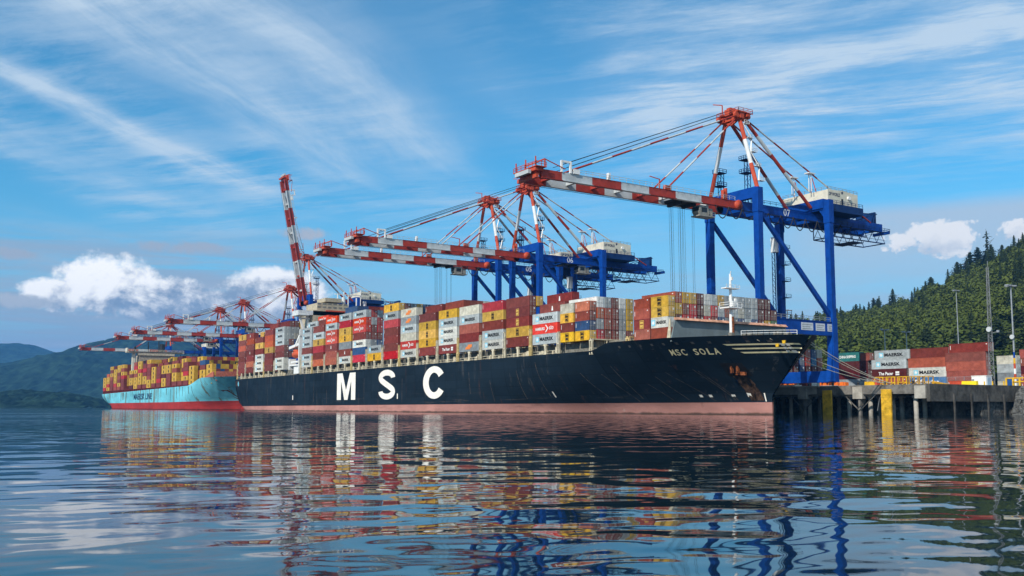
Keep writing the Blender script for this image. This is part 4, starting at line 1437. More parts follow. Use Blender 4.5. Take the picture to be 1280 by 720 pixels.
# the second ship's deck load: one mass, past the first three hundred containers
C2 = [(-898.1, 4, 4), (-882.3, 5, 5), (-866.5, 7, 7), (-850.7, 7, 7), (-835.1, 7, 7), (-819.5, 7, 7), (-785.6, 5, 6), (-769.7, 7, 7), (-754.8, 7, 7), (-737.6, 7, 7), (-723.8, 7, 7),
      (-708.4, 5, 7), (-692.8, 5, 7), (-677.7, 5, 7), (-664.0, 5, 7), (-647.8, 5, 6), (-633.0, 1, 6), (-618.8, 5, 6), (-603.9, 4, 6), (-588.5, 0, 5), (-573.5, 0, 4)]
ck = ['br', 'rb', 'ye', 'rd', 'bl', 'mr', 'or']
cmats = [mat('far_container_' + CN[k].replace(' ', '_'), CC[k], .55, dirt=.15, scale=.3) for k in ck] + [blackp]
wts = [.37, .14, .34, .05, .03, .05, .02]
cs = MB()
for (x, h0, hin) in C2:
    mode = random.random()
    for r in range(17):
        h = h0 if r == 0 else (h0 if r == 1 and h0 > 2 else hin)
        if r > 1 and random.random() < .08:
            h -= 1
        colm = None
        for t in range(h):
            y0 = SY + .3 + r * 2.5
            z0 = 15.6 + t * 2.9
            k = random.choices(range(7), wts)[0]
            if r == 0 and colm == 2 and random.random() < .35:
                k = 2
            colm = k
            cs.box(x + .02, x + 12.19, y0, y0 + 2.42, z0 + .04, z0 + 2.86, k)
            if k == 2:
                cs.box(x + 5.0, x + 7.2, y0 - .03, y0 + .02, z0 + .6, z0 + 2.3, 7)
tag(cs.build('stacked_containers', cmats), 'brown and yellow container stacks covering the light blue ship', 'containers', kind='stuff')

# ------------------------------------------------------------------ cranes
YW = 201.7


def crane(xm, num, label, kz=1.0, raised=False, detail=True, trolley_y=-20.0):
    C = thing('ship_to_shore_crane', label, 'crane', (xm, YW, QZ), 'gantry cranes along the quay')
    zb, zt = 51.4 * kz, 53.6 * kz if kz <= 1 else 51.4 * kz + 2.2
    zt = zb + 2.2
    zl = zb + 5.4
    zp = 15.7 * min(1, kz)
    HX, LY = 9.5, 30.5
    for sx in (-1, 1):
        for y, w in ((0, 1.8), (LY, 1.8)):
            lg = MB()
            lg.beam((sx * HX, y, 2.2), (sx * HX, y, zl), w, 1.9)
            if y > 0:
                lg.prism([(y - 1.0, 2.2), (y + 1.0, 2.2), (y + 1.0, zp + 5), (y - 1.0, zp + 8)], 'x', sx * HX - 1.15, sx * HX + 1.15)
                lg.prism([(y - 2.6, 2.2), (y + 1.4, 2.2), (y + 1.0, 6), (y - .9, zp - 1.5)], 'x', sx * HX - .75, sx * HX + .75)
            lg.beam((sx * HX, y, zl - 7), (sx * HX, y, zl + .02), 2.1, 2.2)
            lg.build('leg', blue, C)
    for sx in (-1, 1):
        pb = MB()
        pb.box(sx * HX - .7, sx * HX + .7, 1.0, LY - 1.0, zp, zp + 4.0)
        pb.box(sx * HX - .9, sx * HX + .9, 1.0, LY - 1.0, zp + 4.0, zp + 4.15)
        pb.build('portal_beam', blue, C)
        if sx > 0 and detail:
            MB().rail((HX + .6, 3, zp + 4.15), (HX + .6, LY - 1.5, zp + 4.15), 1.2, 2.2, .06).build('handrail', steel, C)
            sg = MB()
            for (y0, y1) in ((LY - 14.5, LY - 9.4), (LY - 8.2, LY - 4.2), (LY - 3.0, LY - .2)):
                sg.box(HX + .71, HX + .76, y0, y1, zp + 1.2, zp + 3.4, 0)
                for q in range(3):
                    sg.box(HX + .762, HX + .77, y0 + .4, y1 - .4 - (q % 2) * .8, zp + 1.5 + q * .6, zp + 1.75 + q * .6, 1)
            sg.build('sign_board', [mat('sign_pale', (.55, .58, .62), .5, dirt=.1), steel], C)
        db = MB()
        db.beam((sx * HX, .6, zb - 1.2), (sx * HX, LY - .8, zp + 6.0), 1.0, 1.2)
        db.build('diagonal_brace', blue, C)
    for y in (0, LY):
        sb = MB().box(-HX - 1.2, HX + 1.2, y - .8, y + .8, 2.0, 5.4)
        sb.build('sill_beam', blue, C)
        tb = MB().box(-HX + .9, HX - .9, y - .8, y + .8, zt + .45, zl - .06)
        if y:
            tb.box(-HX + .9, HX - .9, y - 1.2, y + .9, zt + .9, zl + .5)
            for sx in (-1, 1):
                tb.prism([(sx * (HX - .9), zt - 2.5), (sx * (HX - .9), zl - .6), (sx * (HX - 4.5), zl - .6)], 'y', y - .6, y + .6)
        else:
            tb.box(-HX, HX, -.7, .9, zl - .06, zl + .3)
        tb.build('top_beam', blue, C)
        for sx in (-1, 1):
            bo = MB()
            for k in (-3, -1, 1, 3):
                bo.prism([(sx * HX + k - .8, .75), (sx * HX + k + .8, .75), (sx * HX + k + .5, 1.98), (sx * HX + k - .5, 1.98)], 'y', y - .5, y + .5)
                bo.tube((sx * HX + k, y - .3, .42), (sx * HX + k, y + .3, .42), .4, 10, 1)
            bo.box(sx * HX - 4.6, sx * HX - 4.1, y - .7, y + .7, .1, 1.9).box(sx * HX + 4.1, sx * HX + 4.6, y - .7, y + .7, .1, 1.9)
            bo.build('bogie', [orange, dark], C)
    # landside girder
    ge = 64 if kz >= 1 else 60
    gd = MB()
    for sx in (-1, 1):
        gd.box(sx * 3.5 - .5, sx * 3.5 + .5, -1.6, ge, zb - .2, zb + 2.4)
        gd.box(sx * 3.5 + sx * .5, sx * 3.5 + sx * 1.1, 2, ge + 3, zb - .25, zb - .1)
    for k in range(10):
        gd.box(-3, 3, 1 + k * 7.5, 1.8 + k * 7.5, zb - .1, zb + .8)
    gd.build('trolley_girder', blue, C)
    if detail:
        rl = MB()
        rl.rail((4.6, 3, zb + 2.4), (4.6, LY - 2, zb + 2.4), 1.1, 2.5, .05)
        rl.rail((4.6, LY + 2, zb - .1), (4.6, ge + 3, zb - .1), 1.1, 2.5, .05).rail((-4.6, LY + 2, zb - .1), (-4.6, ge + 3, zb - .1), 1.1, 2.5, .05).rail((-4.6, ge + 3, zb - .1), (4.6, ge + 3, zb - .1), 1.1, 2, .05)
        rl.build('walkway_rail', darkblue, C)
        # frame standing on the tail of the girder, and the basket hung below it
        tl = MB()
        for sx in (-3.5, 3.5):
            for yy in (ge - 16, ge - 10, ge - 4):
                tl.beam((sx, yy, zb + 2.4), (sx, yy + 1, zb + 4.6 + (yy - ge + 16) * .06), .3, .3)
            tl.beam((sx, ge - 16, zb + 4.6), (sx, ge - 2, zb + 5.6), .3, .3)
            tl.beam((sx, ge - 12, zb + 2.6), (sx, ge - 4, zb + 5.3), .25, .25)
        tl.box(-3.5, 3.5, ge - 3.2, ge - 2.4, zb + 2.4, zb + 6.2).box(-3.2, 3.2, ge - 20, ge - 17, zb + 2.4, zb + 3.8)
        tl.build('tail_frame', darkblue, C)
        bk = MB()
        y0, y1 = ge - 24, ge + 1
        for sx in (-4, 4):
            bk.beam((sx, y0, zb - 3.9), (sx, y1, zb - 3.9), .3, .3).beam((sx, y0, zb - .4), (sx, y0, zb - 3.9), .2, .2)
            nn = 12
            for i in range(nn):
                ya, yb = y0 + (y1 - y0) * i / nn, y0 + (y1 - y0) * (i + 1) / nn
                bk.beam((sx, ya, zb - 3.8), (sx, yb, zb - .5 if i % 2 == 0 else zb - 3.8), .13, .13) if i % 2 == 0 else bk.beam((sx, ya, zb - .5), (sx, yb, zb - 3.8), .13, .13)
            bk.beam((sx, y0, zb - 2.8), (sx, y1, zb - 2.8), .1, .1)
        bk.box(-4, 4, y0, y0 + .3, zb - 4, zb - 3.7).box(-4, 4, y1 - .3, y1, zb - 4, zb - 3.7).box(-4, 4, y0 + 9, y0 + 14, zb - 4.7, zb - 4.5)
        for yy in (y0 + 9, y0 + 14):
            bk.beam((4, yy, zb - 3.9), (4, yy, zb - 4.7), .12, .12)
        bk.build('maintenance_platform', darkblue, C)
    # machinery house
    mh = MB()
    h0, h1 = zt + 2.6, zt + 7.3
    my0, my1 = LY + 1.4, LY + 15.5
    mh.prism([(my0, h0), (my1, h0), (my1, h1 - .5), ((my0 + my1) / 2, h1), (my0, h1 - .3)], 'x', -9.2, 8.4)
    o_mh = mh.build('machinery_house', cream, C)
    MB().box(-9.6, 9.2, my0 - .4, my1 + 1.5, zt + .3, h0 - .02).build('house_floor', darkblue, C)
    if detail:
        t_ = MB()
        letter(t_, 'DP WORLD', (8.43, my0 + .5, h1 - 2.1), (0, 1, 0), (0, 0, 1), 1.1, 5.2, .03)
        t_.prism([(my0 + 6.6, h1 - 1.3), (my0 + 7.2, h1 - .7), (my0 + 6.9, h1 - .2), (my0 + 6.2, h1 - .6)], 'x', 8.41, 8.43)
        t_.build('lettering', mat('lettering_navy', (.03, .04, .10), .6, dirt=.1), o_mh)
        MB().box(8.41, 8.46, my0 + 6.2, my0 + 7.1, h0 + .3, h0 + 2.1).build('door', dark, o_mh)
        MB().tube((8.4, my0 + 9.6, h0 + 2.6), (8.9, my0 + 9.6, h0 + 2.6), .6, 12).build('vent', whitep, o_mh)
        MB().rail((8.3, my0, h1 - .3), (8.3, my1, h1 - .5), 1.0, 1.6, .05).rail((-9, my0, h1 - .3), (8.3, my0, h1 - .3), 1.0, 2, .05).build('roof_rail', steel, o_mh)
        MB().rail((9.1, my0 - .4, h0), (9.1, my1 + 1.4, h0), 1.1, 1.6, .05).build('floor_rail', darkblue, C)
    # A-frame
    za = zl + 22.6 * (kz if kz < 1 else 1.0)
    fs_ = MB()
    for sx in (-1, 1):
        l_ = MB().banded((sx * (HX - .2), 0.2, zl), (sx * 2.6, .6, za), 3, .62, (0, 1), 10)
        l_.build('frame_strut', [red, white], C)
        l_ = MB().banded((sx * 2.6, 2.2, za), (sx * 4.2, LY - 1.5, zt + 1.6), 5, .52, (0, 1), 10)
        l_.build('rear_strut', [boomred, palegrey], C)
    ap = MB()
    ap.box(-4.2, 4.2, -.4, 1.0, za - .8, za + .9).box(-3.6, -2.0, -1.0, 3.0, za - 1.0, za + 1.6).box(2.0, 3.6, -1.0, 3.0, za - 1.0, za + 1.6)
    ap.box(-4.6, 4.6, 2.0, 3.2, za - .2, za + .5).box(-1.0, 1.0, -1.6, 3.4, za + .6, za + 2.4).box(-.7, .7, -1, 1.5, za + 2.4, za + 3.0)
    ap.prism([(-2.6, za - 1.0), (2.6, za - 1.0), (0, za - 2.2)], 'y', .1, .7)
    for sx in (-3.4, 3.4):
        ap.tube((sx - .5, -1.2, za + .2), (sx + .5, -1.2, za + .2), 1.0, 10).tube((sx - .4, 3.4, za + .1), (sx + .4, 3.4, za + .1), .8, 10)
    ap.rail((-4.4, -1.4, za + 1.0), (4.4, -1.4, za + 1.0), 1.1, 1.5, .06).rail((4.4, -1.4, za + 1.0), (4.4, 4.4, za + 1.0), 1.1, 1.5, .06).rail((4.4, 4.4, za + .6), (-4.4, 4.4, za + .6), 1.1, 1.5, .06)
    ap.beam((-2.8, -.6, za + 1.6), (-2.8, -.6, za + 4.6), .25, .25).beam((-2.8, -.6, za + 4.6), (-4.6, -2.6, za + 4.9), .22, .22)
    ap.box(-4.4, 4.4, -1.5, 4.4, za + .86, za + .98)
    ap.build('apex_head', red, C)
    st_ = MB()
    for k in range(5):
        f0 = k / 5
        px_, pz_ = HX - .2 - (HX - 2.8) * (f0 + .1), zl + (za - zl) * (f0 + .1)
        st_.box(px_ - .3, px_ + .9, 1.2, 3.2, pz_, pz_ + .15)
        st_.rail((px_ + .9, 1.2, pz_), (px_ + .9, 3.2, pz_), 1.0, 1.0, .05)
        if k < 4:
            st_.beam((px_ + .3, 1.2 + (k % 2) * 2, pz_), (px_ - 1.1, 3.2 - (k % 2) * 2, pz_ + (za - zl) / 5), .4, .2)
    st_.build('access_stair', [red if kz < 1 else white][0], C)
    ye = ge - 6
    for sx in (-1, 1):
        b_ = MB().banded((sx * 2.6, 2.4, za), (sx * 4.0, ye, zb + 2.3), 9, .24, (0, 1), 6)
        b_.build('backstay', [boomred, palegrey], C)
        if detail:
            p0, p1 = Vector((sx * 2.6, 2.4, za)), Vector((sx * 4.0, ye, zb + 2.3))
            c_ = p0.lerp(p1, .50)
            s2 = MB().beam((c_.x - .5, c_.y, h1 - .3), (c_.x - .4, c_.y, c_.z - .4), .22, .22).beam((c_.x + .5, c_.y, h1 - .3), (c_.x + .4, c_.y, c_.z - .4), .22, .22).box(c_.x - .9, c_.x + .9, c_.y - 1.5, c_.y + 1.5, c_.z - .5, c_.z - .2)
            s2.build('stay_support', white, C)
            s3 = MB().beam((c_.x - .9, c_.y + 1.5, h1 - .3), (c_.x - .3, c_.y + .6, h1 + 4), .2, .2).beam((c_.x + .9, c_.y + 1.5, h1 - .3), (c_.x + .3, c_.y + .6, h1 + 4), .2, .2)
            s3.build('stay_frame', red, C)
    # boom, hinged at the waterside
    boom = link('boom', None, C, (0, -1.6, zb))
    edges_ = [0, -14.9, -24.5, -34.1, -43.7, -53.3, -62.9, -69.2]
    bm = MB()
    for sx in (-1, 1):
        for i in range(7):
            mi = 0 if i % 2 == 0 else 1
            bm.box(sx * 3.5 - .5, sx * 3.5 + .5, edges_[i + 1], edges_[i], 0, 2.2, mi)
            bm.box(sx * 3.5 - .5 + sx * .55, sx * 3.5 + sx * 1.05, edges_[i + 1] + .01, edges_[i] - .01, -.12, .02, mi)
    for k in range(9):
        bm.box(-3, 3, -8.5 - k * 8, -7.6 - k * 8, .9, 1.9, 0 if k % 2 else 1)
    bm.build('boom_girder', [boomred, palegrey], boom)
    tip = MB()
    tip.box(-4.6, 4.6, -71.4, -69.0, 1.5, 2.4).box(-4.3, 4.3, -71.0, -70.2, -.2, .7).box(-3.6, 3.6, -70.6, -69.1, .8, 1.5).box(-5.2, 5.2, -71.6, -68.4, 2.4, 2.58)
    for sx in (-4.4, 0, 4.4):
        tip.beam((sx, -71.2, 2.6), (sx, -71.2, 5.0), .25, .25)
    tip.beam((-4.4, -68.4, 4.7), (4.4, -68.4, 4.7), .3, .3).beam((4.4, -68.4, 2.5), (4.4, -68.4, 4.8), .3, .3).beam((-4.4, -68.4, 2.5), (-4.4, -68.4, 4.8), .3, .3)
    tip.beam((4.4, -68.4, 4.7), (4.2, -62, 3.0), .2, .2)
    tip.rail((-5.1, -71.5, 2.6), (5.1, -71.5, 2.6), 1.1, 1.6, .06).rail((5.1, -71.5, 2.6), (5.1, -68.4, 2.6), 1.1, 1.5, .06)
    tip.build('boom_tip', red, boom)
    if detail:
        br_ = MB().rail((4.3, -60, 2.2), (4.3, -2, 2.2), 1.1, 2.2, .045).rail((-4.3, -60, 2.2), (-4.3, -2, 2.2), 1.1, 2.2, .045)
        br_.build('boom_rail', palegrey, boom)
        bf = MB()
        for yy in (-60.2, -63.0):
            bf.beam((4.0, yy, 2.2), (4.0, yy, 5.2), .5, .5)
        bf.beam((4.0, -60.2, 5.0), (4.0, -63.0, 5.0), .4, .5)
        MB().box(2.8, 4.4, -59.5, -57.5, 2.2, 3.4).build('junction_box', whitep, boom)
        MB().box(3.2, 4.2, -48, -47.4, 2.2, 4.0).build('junction_box', whitep, boom)
        bf.build('rope_sheave', whitep, boom)
        MB().box(-4.2, -3.0, -28.2, -26.2, 2.2, 3.4).build('stay_lug', red, boom)
        MB().box(3.2, 4.2, -5.5, -4.9, 2.2, 5.4).box(3.2, 4.2, -6.4, -6.0, 2.2, 4.8).box(3.2, 4.2, -6.5, -4.8, 2.1, 2.35).build('latch_post', red, boom)
        lug = MB()
        lug.box(3.0, 4.2, -28.2, -26.2, 2.2, 3.4)
        MB().beam((3.6, -30, 2.2), (3.6, -30, 4.8), .25, .25).beam((3.6, -29.9, 4.8), (3.6, -33.5, 5.2), .2, .2).build('davit_arm', red, boom)
        lug.build('stay_lug', red, boom)
        for sx in (-1, 1):
            MB().tube((sx * 3.0, -.6, 1.1), (sx * 4.6, -.6, 1.1), 1.35, 14).build('boom_hinge', red, boom, True)
    ropes = MB()
    if raised:
        ang = R_(79)
        boom.rotation_euler.x = -ang
        boom.scale.y = 1.09
        tipw = Vector((0, -1.6 - 70 * math.cos(ang), zb + 70 * math.sin(ang)))
        for sx in (-1.5, 1.5):
            ropes.tube((sx, -1, za + 1), (sx * 2, tipw.y + 2, tipw.z - 3), .10, 5)
            ropes.tube((sx, -1, za + 1), (sx * 2, tipw.y + 4, tipw.z - 24), .10, 5)
        for sx in (-1, 1):
            mid = Vector((sx * 3.6, -1.6 - 30 * math.cos(ang) + 6, zb + 30 * math.sin(ang) - 6))
            f_ = MB().banded((sx * 2.6, -1, za), mid, 2, .24).banded(mid, (sx * 3.6, -1.6 - 27 * math.cos(ang) + 2.2, zb + 27 * math.sin(ang)), 1, .24)
            f_.build('forestay', [boomred, palegrey], C)
    else:
        for sx in (-1, 1):
            f_ = MB().banded((sx * 2.6, -1.0, za), (sx * 3.9, -61.5, zt + .9), 9, .27, (0, 1), 6)
            f_.build('forestay', [boomred, palegrey], C)
            f_ = MB().banded((sx * 2.6, -.6, za - .6), (sx * 3.9, -28.5, zt + .9), 5, .24, (0, 1), 6)
            f_.build('inner_stay', [boomred, palegrey], C)
            ropes.tube((sx * 1.2, -1, za + 2.0), (sx * 2.0, -63, zt + 2.6), .07, 5).tube((sx * 1.8, -1, za + 1.2), (sx * 2.6, -62, zt + 1.8), .07, 5)
    ropes.build('luffing_rope', cable, C)
    # number
    if num:
        nb = MB()
        letter(nb, num, (4.02, 17.0, zb + .1), (0, 1, 0), (0, 0, 1), 2.1, 2.9, .01)
        nb.build('number', whitep, C)
    if not raised:
        ty = trolley_y
        tr = MB().box(-3, 3, ty - 4, ty + 3, zb + .2, zb + .9, 0).box(-2.6, 2.6, ty - 3.4, ty - 2.6, zb - .9, zb + .2, 0).box(-2.6, 2.6, ty + 2, ty + 2.8, zb - .7, zb + .2, 0)
        for sx in (-2.9, 2.9):
            for yy in (ty - 3.4, ty + 2.4):
                tr.tube((sx - .3, yy, zb + .5), (sx + .3, yy, zb + .5), .5, 10, 0)
        tro = tr.build('trolley', [dark], C)
        cb = MB()
        cb.prism([(ty + 3.2, zb - 3.4), (ty + 6.2, zb - 3.4), (ty + 6.2, zb - .6), (ty + 2.8, zb - .6), (ty + 2.6, zb - 2.4)], 'x', 1.2, 4.0)
        cb.box(.9, 4.3, ty + 2.4, ty + 8.4, zb - 3.7, zb - 3.4)
        cb.rail((4.3, ty + 5.8, zb - 3.4), (4.3, ty + 8.4, zb - 3.4), 1.1, 1.0, .06).box(1.4, 3.8, ty + 6.6, ty + 8.0, zb - 3.4, zb - 1.2)
        cb.build('operator_cab', mat('cab_grey', (.30, .29, .26), .6, dirt=.2), tro)
        MB().box(4.01, 4.04, ty + 3.5, ty + 5.6, zb - 2.5, zb - 1.2).box(1.3, 3.9, ty + 2.52, ty + 2.58, zb - 2.2, zb - 1.0).build('cab_window', glass, tro)
        hr = MB()
        for sx in (-2.2, -1.5, 1.5, 2.2):
            for yy in (ty - 3, ty - 2.2, ty + 2.2):
                hr.beam((sx, yy, zb), (sx * .9, yy * 1.0 + .2, zb - (34 if kz >= 1 else 26)), .05, .05)
        hr.build('hoist_rope', cable, C)
        fe = MB()
        yy = ty + 8
        while yy < LY + 12:
            L0 = 5.4
            sag = 3.3 + .5 * math.sin(yy)
            pts_ = [(4.75, yy + L0 * t / 8, zb - .1 - sag * (1 - (2 * t / 8 - 1) ** 2)) for t in range(9)]
            fe.path(pts_, .17, 4)
            yy += L0
        fe.build('festoon_cable', cable, C)
    if detail:
        # stair tower and lift on the far landside leg, light towers by the hinge
        sw = MB()
        for k in range(8):
            z_ = 8 + k * 5.2
            if z_ > zb - 4:
                break
            sw.box(-HX + 1.0, -HX + 2.6, LY - .6, LY + 1.6, z_, z_ + .15)
            sw.rail((-HX + 2.6, LY - .6, z_), (-HX + 2.6, LY + 1.6, z_), 1.1, 1.1, .05)
        sw.build('leg_landing', darkblue, C)
        el_ = MB()
        for a_, b_ in ((-1.0, -2.2), (-1.0, -1.0), (-2.2, -2.2), (-2.2, -1.0)):
            el_.beam((-HX + a_ + 1.0, LY + b_ - .2, 8), (-HX + a_ + 1.0, LY + b_ - .2, zb - 8), .16, .16)
        z_ = 8
        while z_ < zb - 9:
            el_.box(-HX - 1.25, -HX + .0, LY - 2.45, LY - 2.35, z_, z_ + .1).beam((-HX, LY - 2.4, z_), (-HX - 1.2, LY - 2.4, z_ + 1.8), .1, .1)
            z_ += 1.8
        el_.build('lift_mast', darkblue, C)
        MB().box(-HX - 1.3, -HX + .3, LY - 2.8, LY - 1.1, zb - 8, zb - 3.2).build('lift_cab', white, C)
        for (lx, ly, z1) in ((-7.5, 3, zl + 8), (-1.5, 8, zl + 11.5)):
            lt = MB()
            for dx_ in (-.6, .6):
                for dy_ in (-.6, .6):
                    lt.beam((lx + dx_, ly + dy_, zb + 2), (lx + dx_, ly + dy_, z1), .16, .16)
            z_ = zb + 3
            i = 0
            while z_ < z1 - 1.5:
                s_ = 1 if i % 2 else -1
                lt.beam((lx - .6 * s_, ly - .6, z_), (lx + .6 * s_, ly - .6, z_ + 1.4), .1, .1).beam((lx + .6, ly - .6 * s_, z_), (lx + .6, ly + .6 * s_, z_ + 1.4), .1, .1)
                z_ += 1.4
                i += 1
            for z_ in (z1, z1 - 4):
                lt.box(lx - 1.6, lx + 1.2, ly - 1.8, ly + 1.2, z_ - .1, z_ + .1).rail((lx - 1.6, ly - 1.8, z_), (lx + 1.2, ly - 1.8, z_), 1.1, .9, .06).rail((lx + 1.2, ly - 1.8, z_), (lx + 1.2, ly + 1.2, z_), 1.1, 1, .06)
            lt.build('light_tower', darkblue, C)
    return C


crane(-192.9, '07', 'nearest blue gantry crane with lowered red and white boom, by the bow')
crane(-302.0, '06', 'second blue gantry crane from the bow, with its boom tip left of mid picture', trolley_y=20)
crane(-331.3, '05', 'third blue gantry crane from the bow, boom lowered just beyond its twin', trolley_y=-20)
crane(-540.5, '', 'blue gantry crane with its striped boom raised almost upright', 1.08, True)
small = 'smaller gantry crane with lowered striped boom, '
crane(-569.5, '', small + 'nearest behind the raised boom', .845, trolley_y=-30)
crane(-664.7, '', small + 'second behind the raised boom', .845, trolley_y=-30)
crane(-724.7, '', small + 'third behind the raised boom', .845, trolley_y=-10)
crane(-884.0, '', small + 'farthest along the quay, beyond the blue ship', .845, trolley_y=-10, detail=False)

# ------------------------------------------------------------------ quay furniture, masts
def light_mast(x, y, h, label, z0=QZ, stripes=False, heads=4, base=None):
    t = thing('light_mast', label, 'light mast', (x, y, z0), 'tall light masts in the yard')
    p = MB()
    if stripes:
        segs = [(0, 2.0, 1), (2.0, 3.4, 0), (3.4, 4.8, 1), (4.8, 6.2, 0), (6.2, 7.6, 2), (7.6, 9.2, 3), (9.2, h, 4)]
        for a_, b_, k in segs:
            p.tube((0, 0, a_), (0, 0, b_), .34 - .012 * a_, 10, k, .34 - .012 * b_ if b_ < 15 else .17)
        p.build('pole', [red, whitep, yellow_p, blue, steel], t)
        MB().tube((0, -.4, 13.2), (0, -.75, 13.2), .6, 14).build('dish_antenna', palegrey, t)
    else:
        p.tube((0, 0, 0), (0, 0, h), .30, 10, 0, .14)
        p.build('pole', steel, t)
    hd = MB().box(-.12, .12, -2.0, 2.0, h - .1, h + .1).box(-1.6, 1.6, -.1, .1, h - .1, h + .1)
    for a_ in range(heads):
        k = -1.7 + 3.4 * a_ / max(1, heads - 1)
        hd.box(-.5, .5, k - .35, k + .35, h - .02, h + .32)
    hd.build('lamp_head', steel, t)
    return t


light_mast(-244.5, 395.2, 46.5, 'tall grey light mast rising behind the red container stacks')
light_mast(-137.6, 247.5, 26.8, 'light mast with red and white striped foot beside the lattice tower', stripes=True)
light_mast(-206.1, 288.9, 21.6, 'short grey lamp post left of two behind the grey containers', heads=2)
light_mast(-202.0, 295.3, 20.8, 'short grey lamp post right of two behind the grey containers', heads=2)
light_mast(-224.5, 260.5, 28.4, 'slim dark lamp post seen between the legs of the nearest crane', heads=3)

lt = thing('lattice_tower', 'slender lattice radio tower beside the white cabin on the quay end', 'radio tower', (-140.8, 242.5, QZ))
tw = MB()
hT = 32.0
cs_ = [(-.75, -.45), (.75, -.45), (0, .85)]
for i in range(3):
    a_, b_ = cs_[i], cs_[(i + 1) % 3]
    tw.beam((a_[0], a_[1], 0), (a_[0] * .35, a_[1] * .35, hT), .14, .14)
    for k in range(26):
        f0, f1 = 1 - .65 * k / 26, 1 - .65 * (k + 1) / 26
        z0, z1 = hT * k / 26, hT * (k + 1) / 26
        p_, q_ = (a_, b_) if k % 2 else (b_, a_)
        tw.beam((p_[0] * f0, p_[1] * f0, z0), (q_[0] * f1, q_[1] * f1, z1), .09, .09)
        tw.beam((a_[0] * f0, a_[1] * f0, z0), (b_[0] * f0, b_[1] * f0, z0), .07, .07)
tw.build('lattice_frame', mat('tower_grey', (.22, .23, .24), .5, .2, dirt=.2), lt)
MB().tube((0, -.5, 15.2), (0, -.95, 15.2), .68, 14).build('dish_antenna', palegrey, lt)
MB().beam((0, 0, 14.2), (1.9, 0, 14.5), .12, .12).box(1.7, 2.3, -.2, .2, 14.3, 14.9).beam((0, 0, hT), (0, 0, hT + 1.6), .08, .08).build('aerial', steel, lt)

cabn = thing('site_cabin', 'small white cabin at the foot of the lattice tower', 'cabin', (-141.6, 238.6, QZ))
MB().box(-2.0, 2.0, -1.3, 1.3, .15, 2.75).box(-2.1, 2.1, -1.4, 1.4, 2.75, 2.9).build('wall', whitep, cabn)
MB().box(2.01, 2.05, -.8, .8, .3, 2.4).build('door', mat('pale_blue_paint', (.35, .48, .60), .5, dirt=.1), cabn)
MB().box(-1.9, -1.3, -1.38, -1.31, 1.2, 2.0).build('vent', steel, cabn)

fn = thing('mesh_fence', 'grey wire mesh fence in front of the tall red container stack', 'fence', (-155.5, 246, QZ))
ff = MB()
for i in range(6):
    ff.beam((-3 + i * 2.5, 0, 0), (-3 + i * 2.5, 0, 3.0), .09, .09)
ff.beam((-3, 0, 3.0), (9.5, 0, 3.0), .07, .07).beam((-3, 0, 1.5), (9.5, 0, 1.5), .05, .05)
ff.build('post_and_rail', steel, fn)
fm = MB()
for i in range(63):
    fm.beam((-3 + i * .2, 0.02, .1), (-3 + i * .2, .02, 2.95), .014, .014)
for i in range(15):
    fm.beam((-3, .02, .1 + i * .2), (9.4, .02, .1 + i * .2), .014, .014)
fm.build('wire_mesh', steel, fn)

# container spreaders parked on the apron: yellow frames
yframes = [(-164.6, 228.5), (-161.4, 229.2), (-158.2, 229.8), (-155.2, 230.4), (-152.4, 230.8)]
desc = ['leftmost', 'second from left', 'middle', 'fourth from left', 'rightmost']
for i, (x, y) in enumerate(yframes):
    t = thing('lashing_cage', '%s of the five yellow work cages parked on the quay' % desc[i], 'work cage', (x, y, QZ), 'yellow work cages on the quay')
    fr_ = MB()
    for sx in (-1.3, 1.3):
        for sy in (-1.1, 1.1):
            fr_.beam((sx, sy, 0), (sx, sy, 2.9), .22, .22)
        for z_ in (.3, 1.4, 2.9):
            fr_.beam((sx, -1.1, z_), (sx, 1.1, z_), .16, .16)
    for sy in (-1.1, 1.1):
        for z_ in (.3, 1.4, 2.9):
            fr_.beam((-1.3, sy, z_), (1.3, sy, z_), .16, .16)
        fr_.beam((-1.3, sy, .3), (1.3, sy, 1.4), .12, .12)
    fr_.build('frame', yellow_p if i < 3 else mat('dull_yellow', (.50, .27, .02), .6, dirt=.25), t)
    MB().box(-1.25, 1.25, -1.05, 1.05, .1, .26).box(-1.0, .4, -.8, .8, .28, 1.0).build('floor_plate', mat('faded_yellow', (.70, .50, .18), .6, dirt=.3) if i == 0 else dark, t)
t = thing('spreader_beam', 'long dull spreader lying right of the yellow work cages', 'spreader', (-149.2, 231.5, QZ))
sp2 = MB()
sp2.beam((-1.8, 0, 1.4), (2.6, 0, .5), .5, .5).beam((-1.6, .8, 1.3), (2.4, .8, .4), .3, .3).box(-1.9, -1.2, -.3, 1.1, .0, 1.5).box(2.0, 2.6, -.3, 1.1, .0, .7)
sp2.build('beam', mat('dull_yellow', (.50, .27, .02)), t)
t = thing('steel_bin', 'red skip standing between the work cages and the fence', 'skip', (-147.0, 236.6, QZ))
MB().prism([(-1.7, .2), (1.5, .2), (2.0, 1.5), (-2.2, 1.5)], 'y', -.8, .8).box(-2.25, 2.05, -.86, .86, 1.5, 1.62).build('tub', red, t)
MB().box(-1.4, -1.1, -.9, .9, 0, .22).box(.9, 1.2, -.9, .9, 0, .22).build('runner', dark, t)
t = thing('safety_barrier', 'bright yellow solid barrier block on the quay edge', 'barrier', (-140.9, 232.0, QZ))
MB().prism([(-.75, 0), (.75, 0), (.5, .5), (.35, 1.35), (-.35, 1.35), (-.5, .5)], 'x', -2.0, 2.0).build('block', mat('vivid_yellow', (.80, .60, .02), .5, dirt=.08), t)
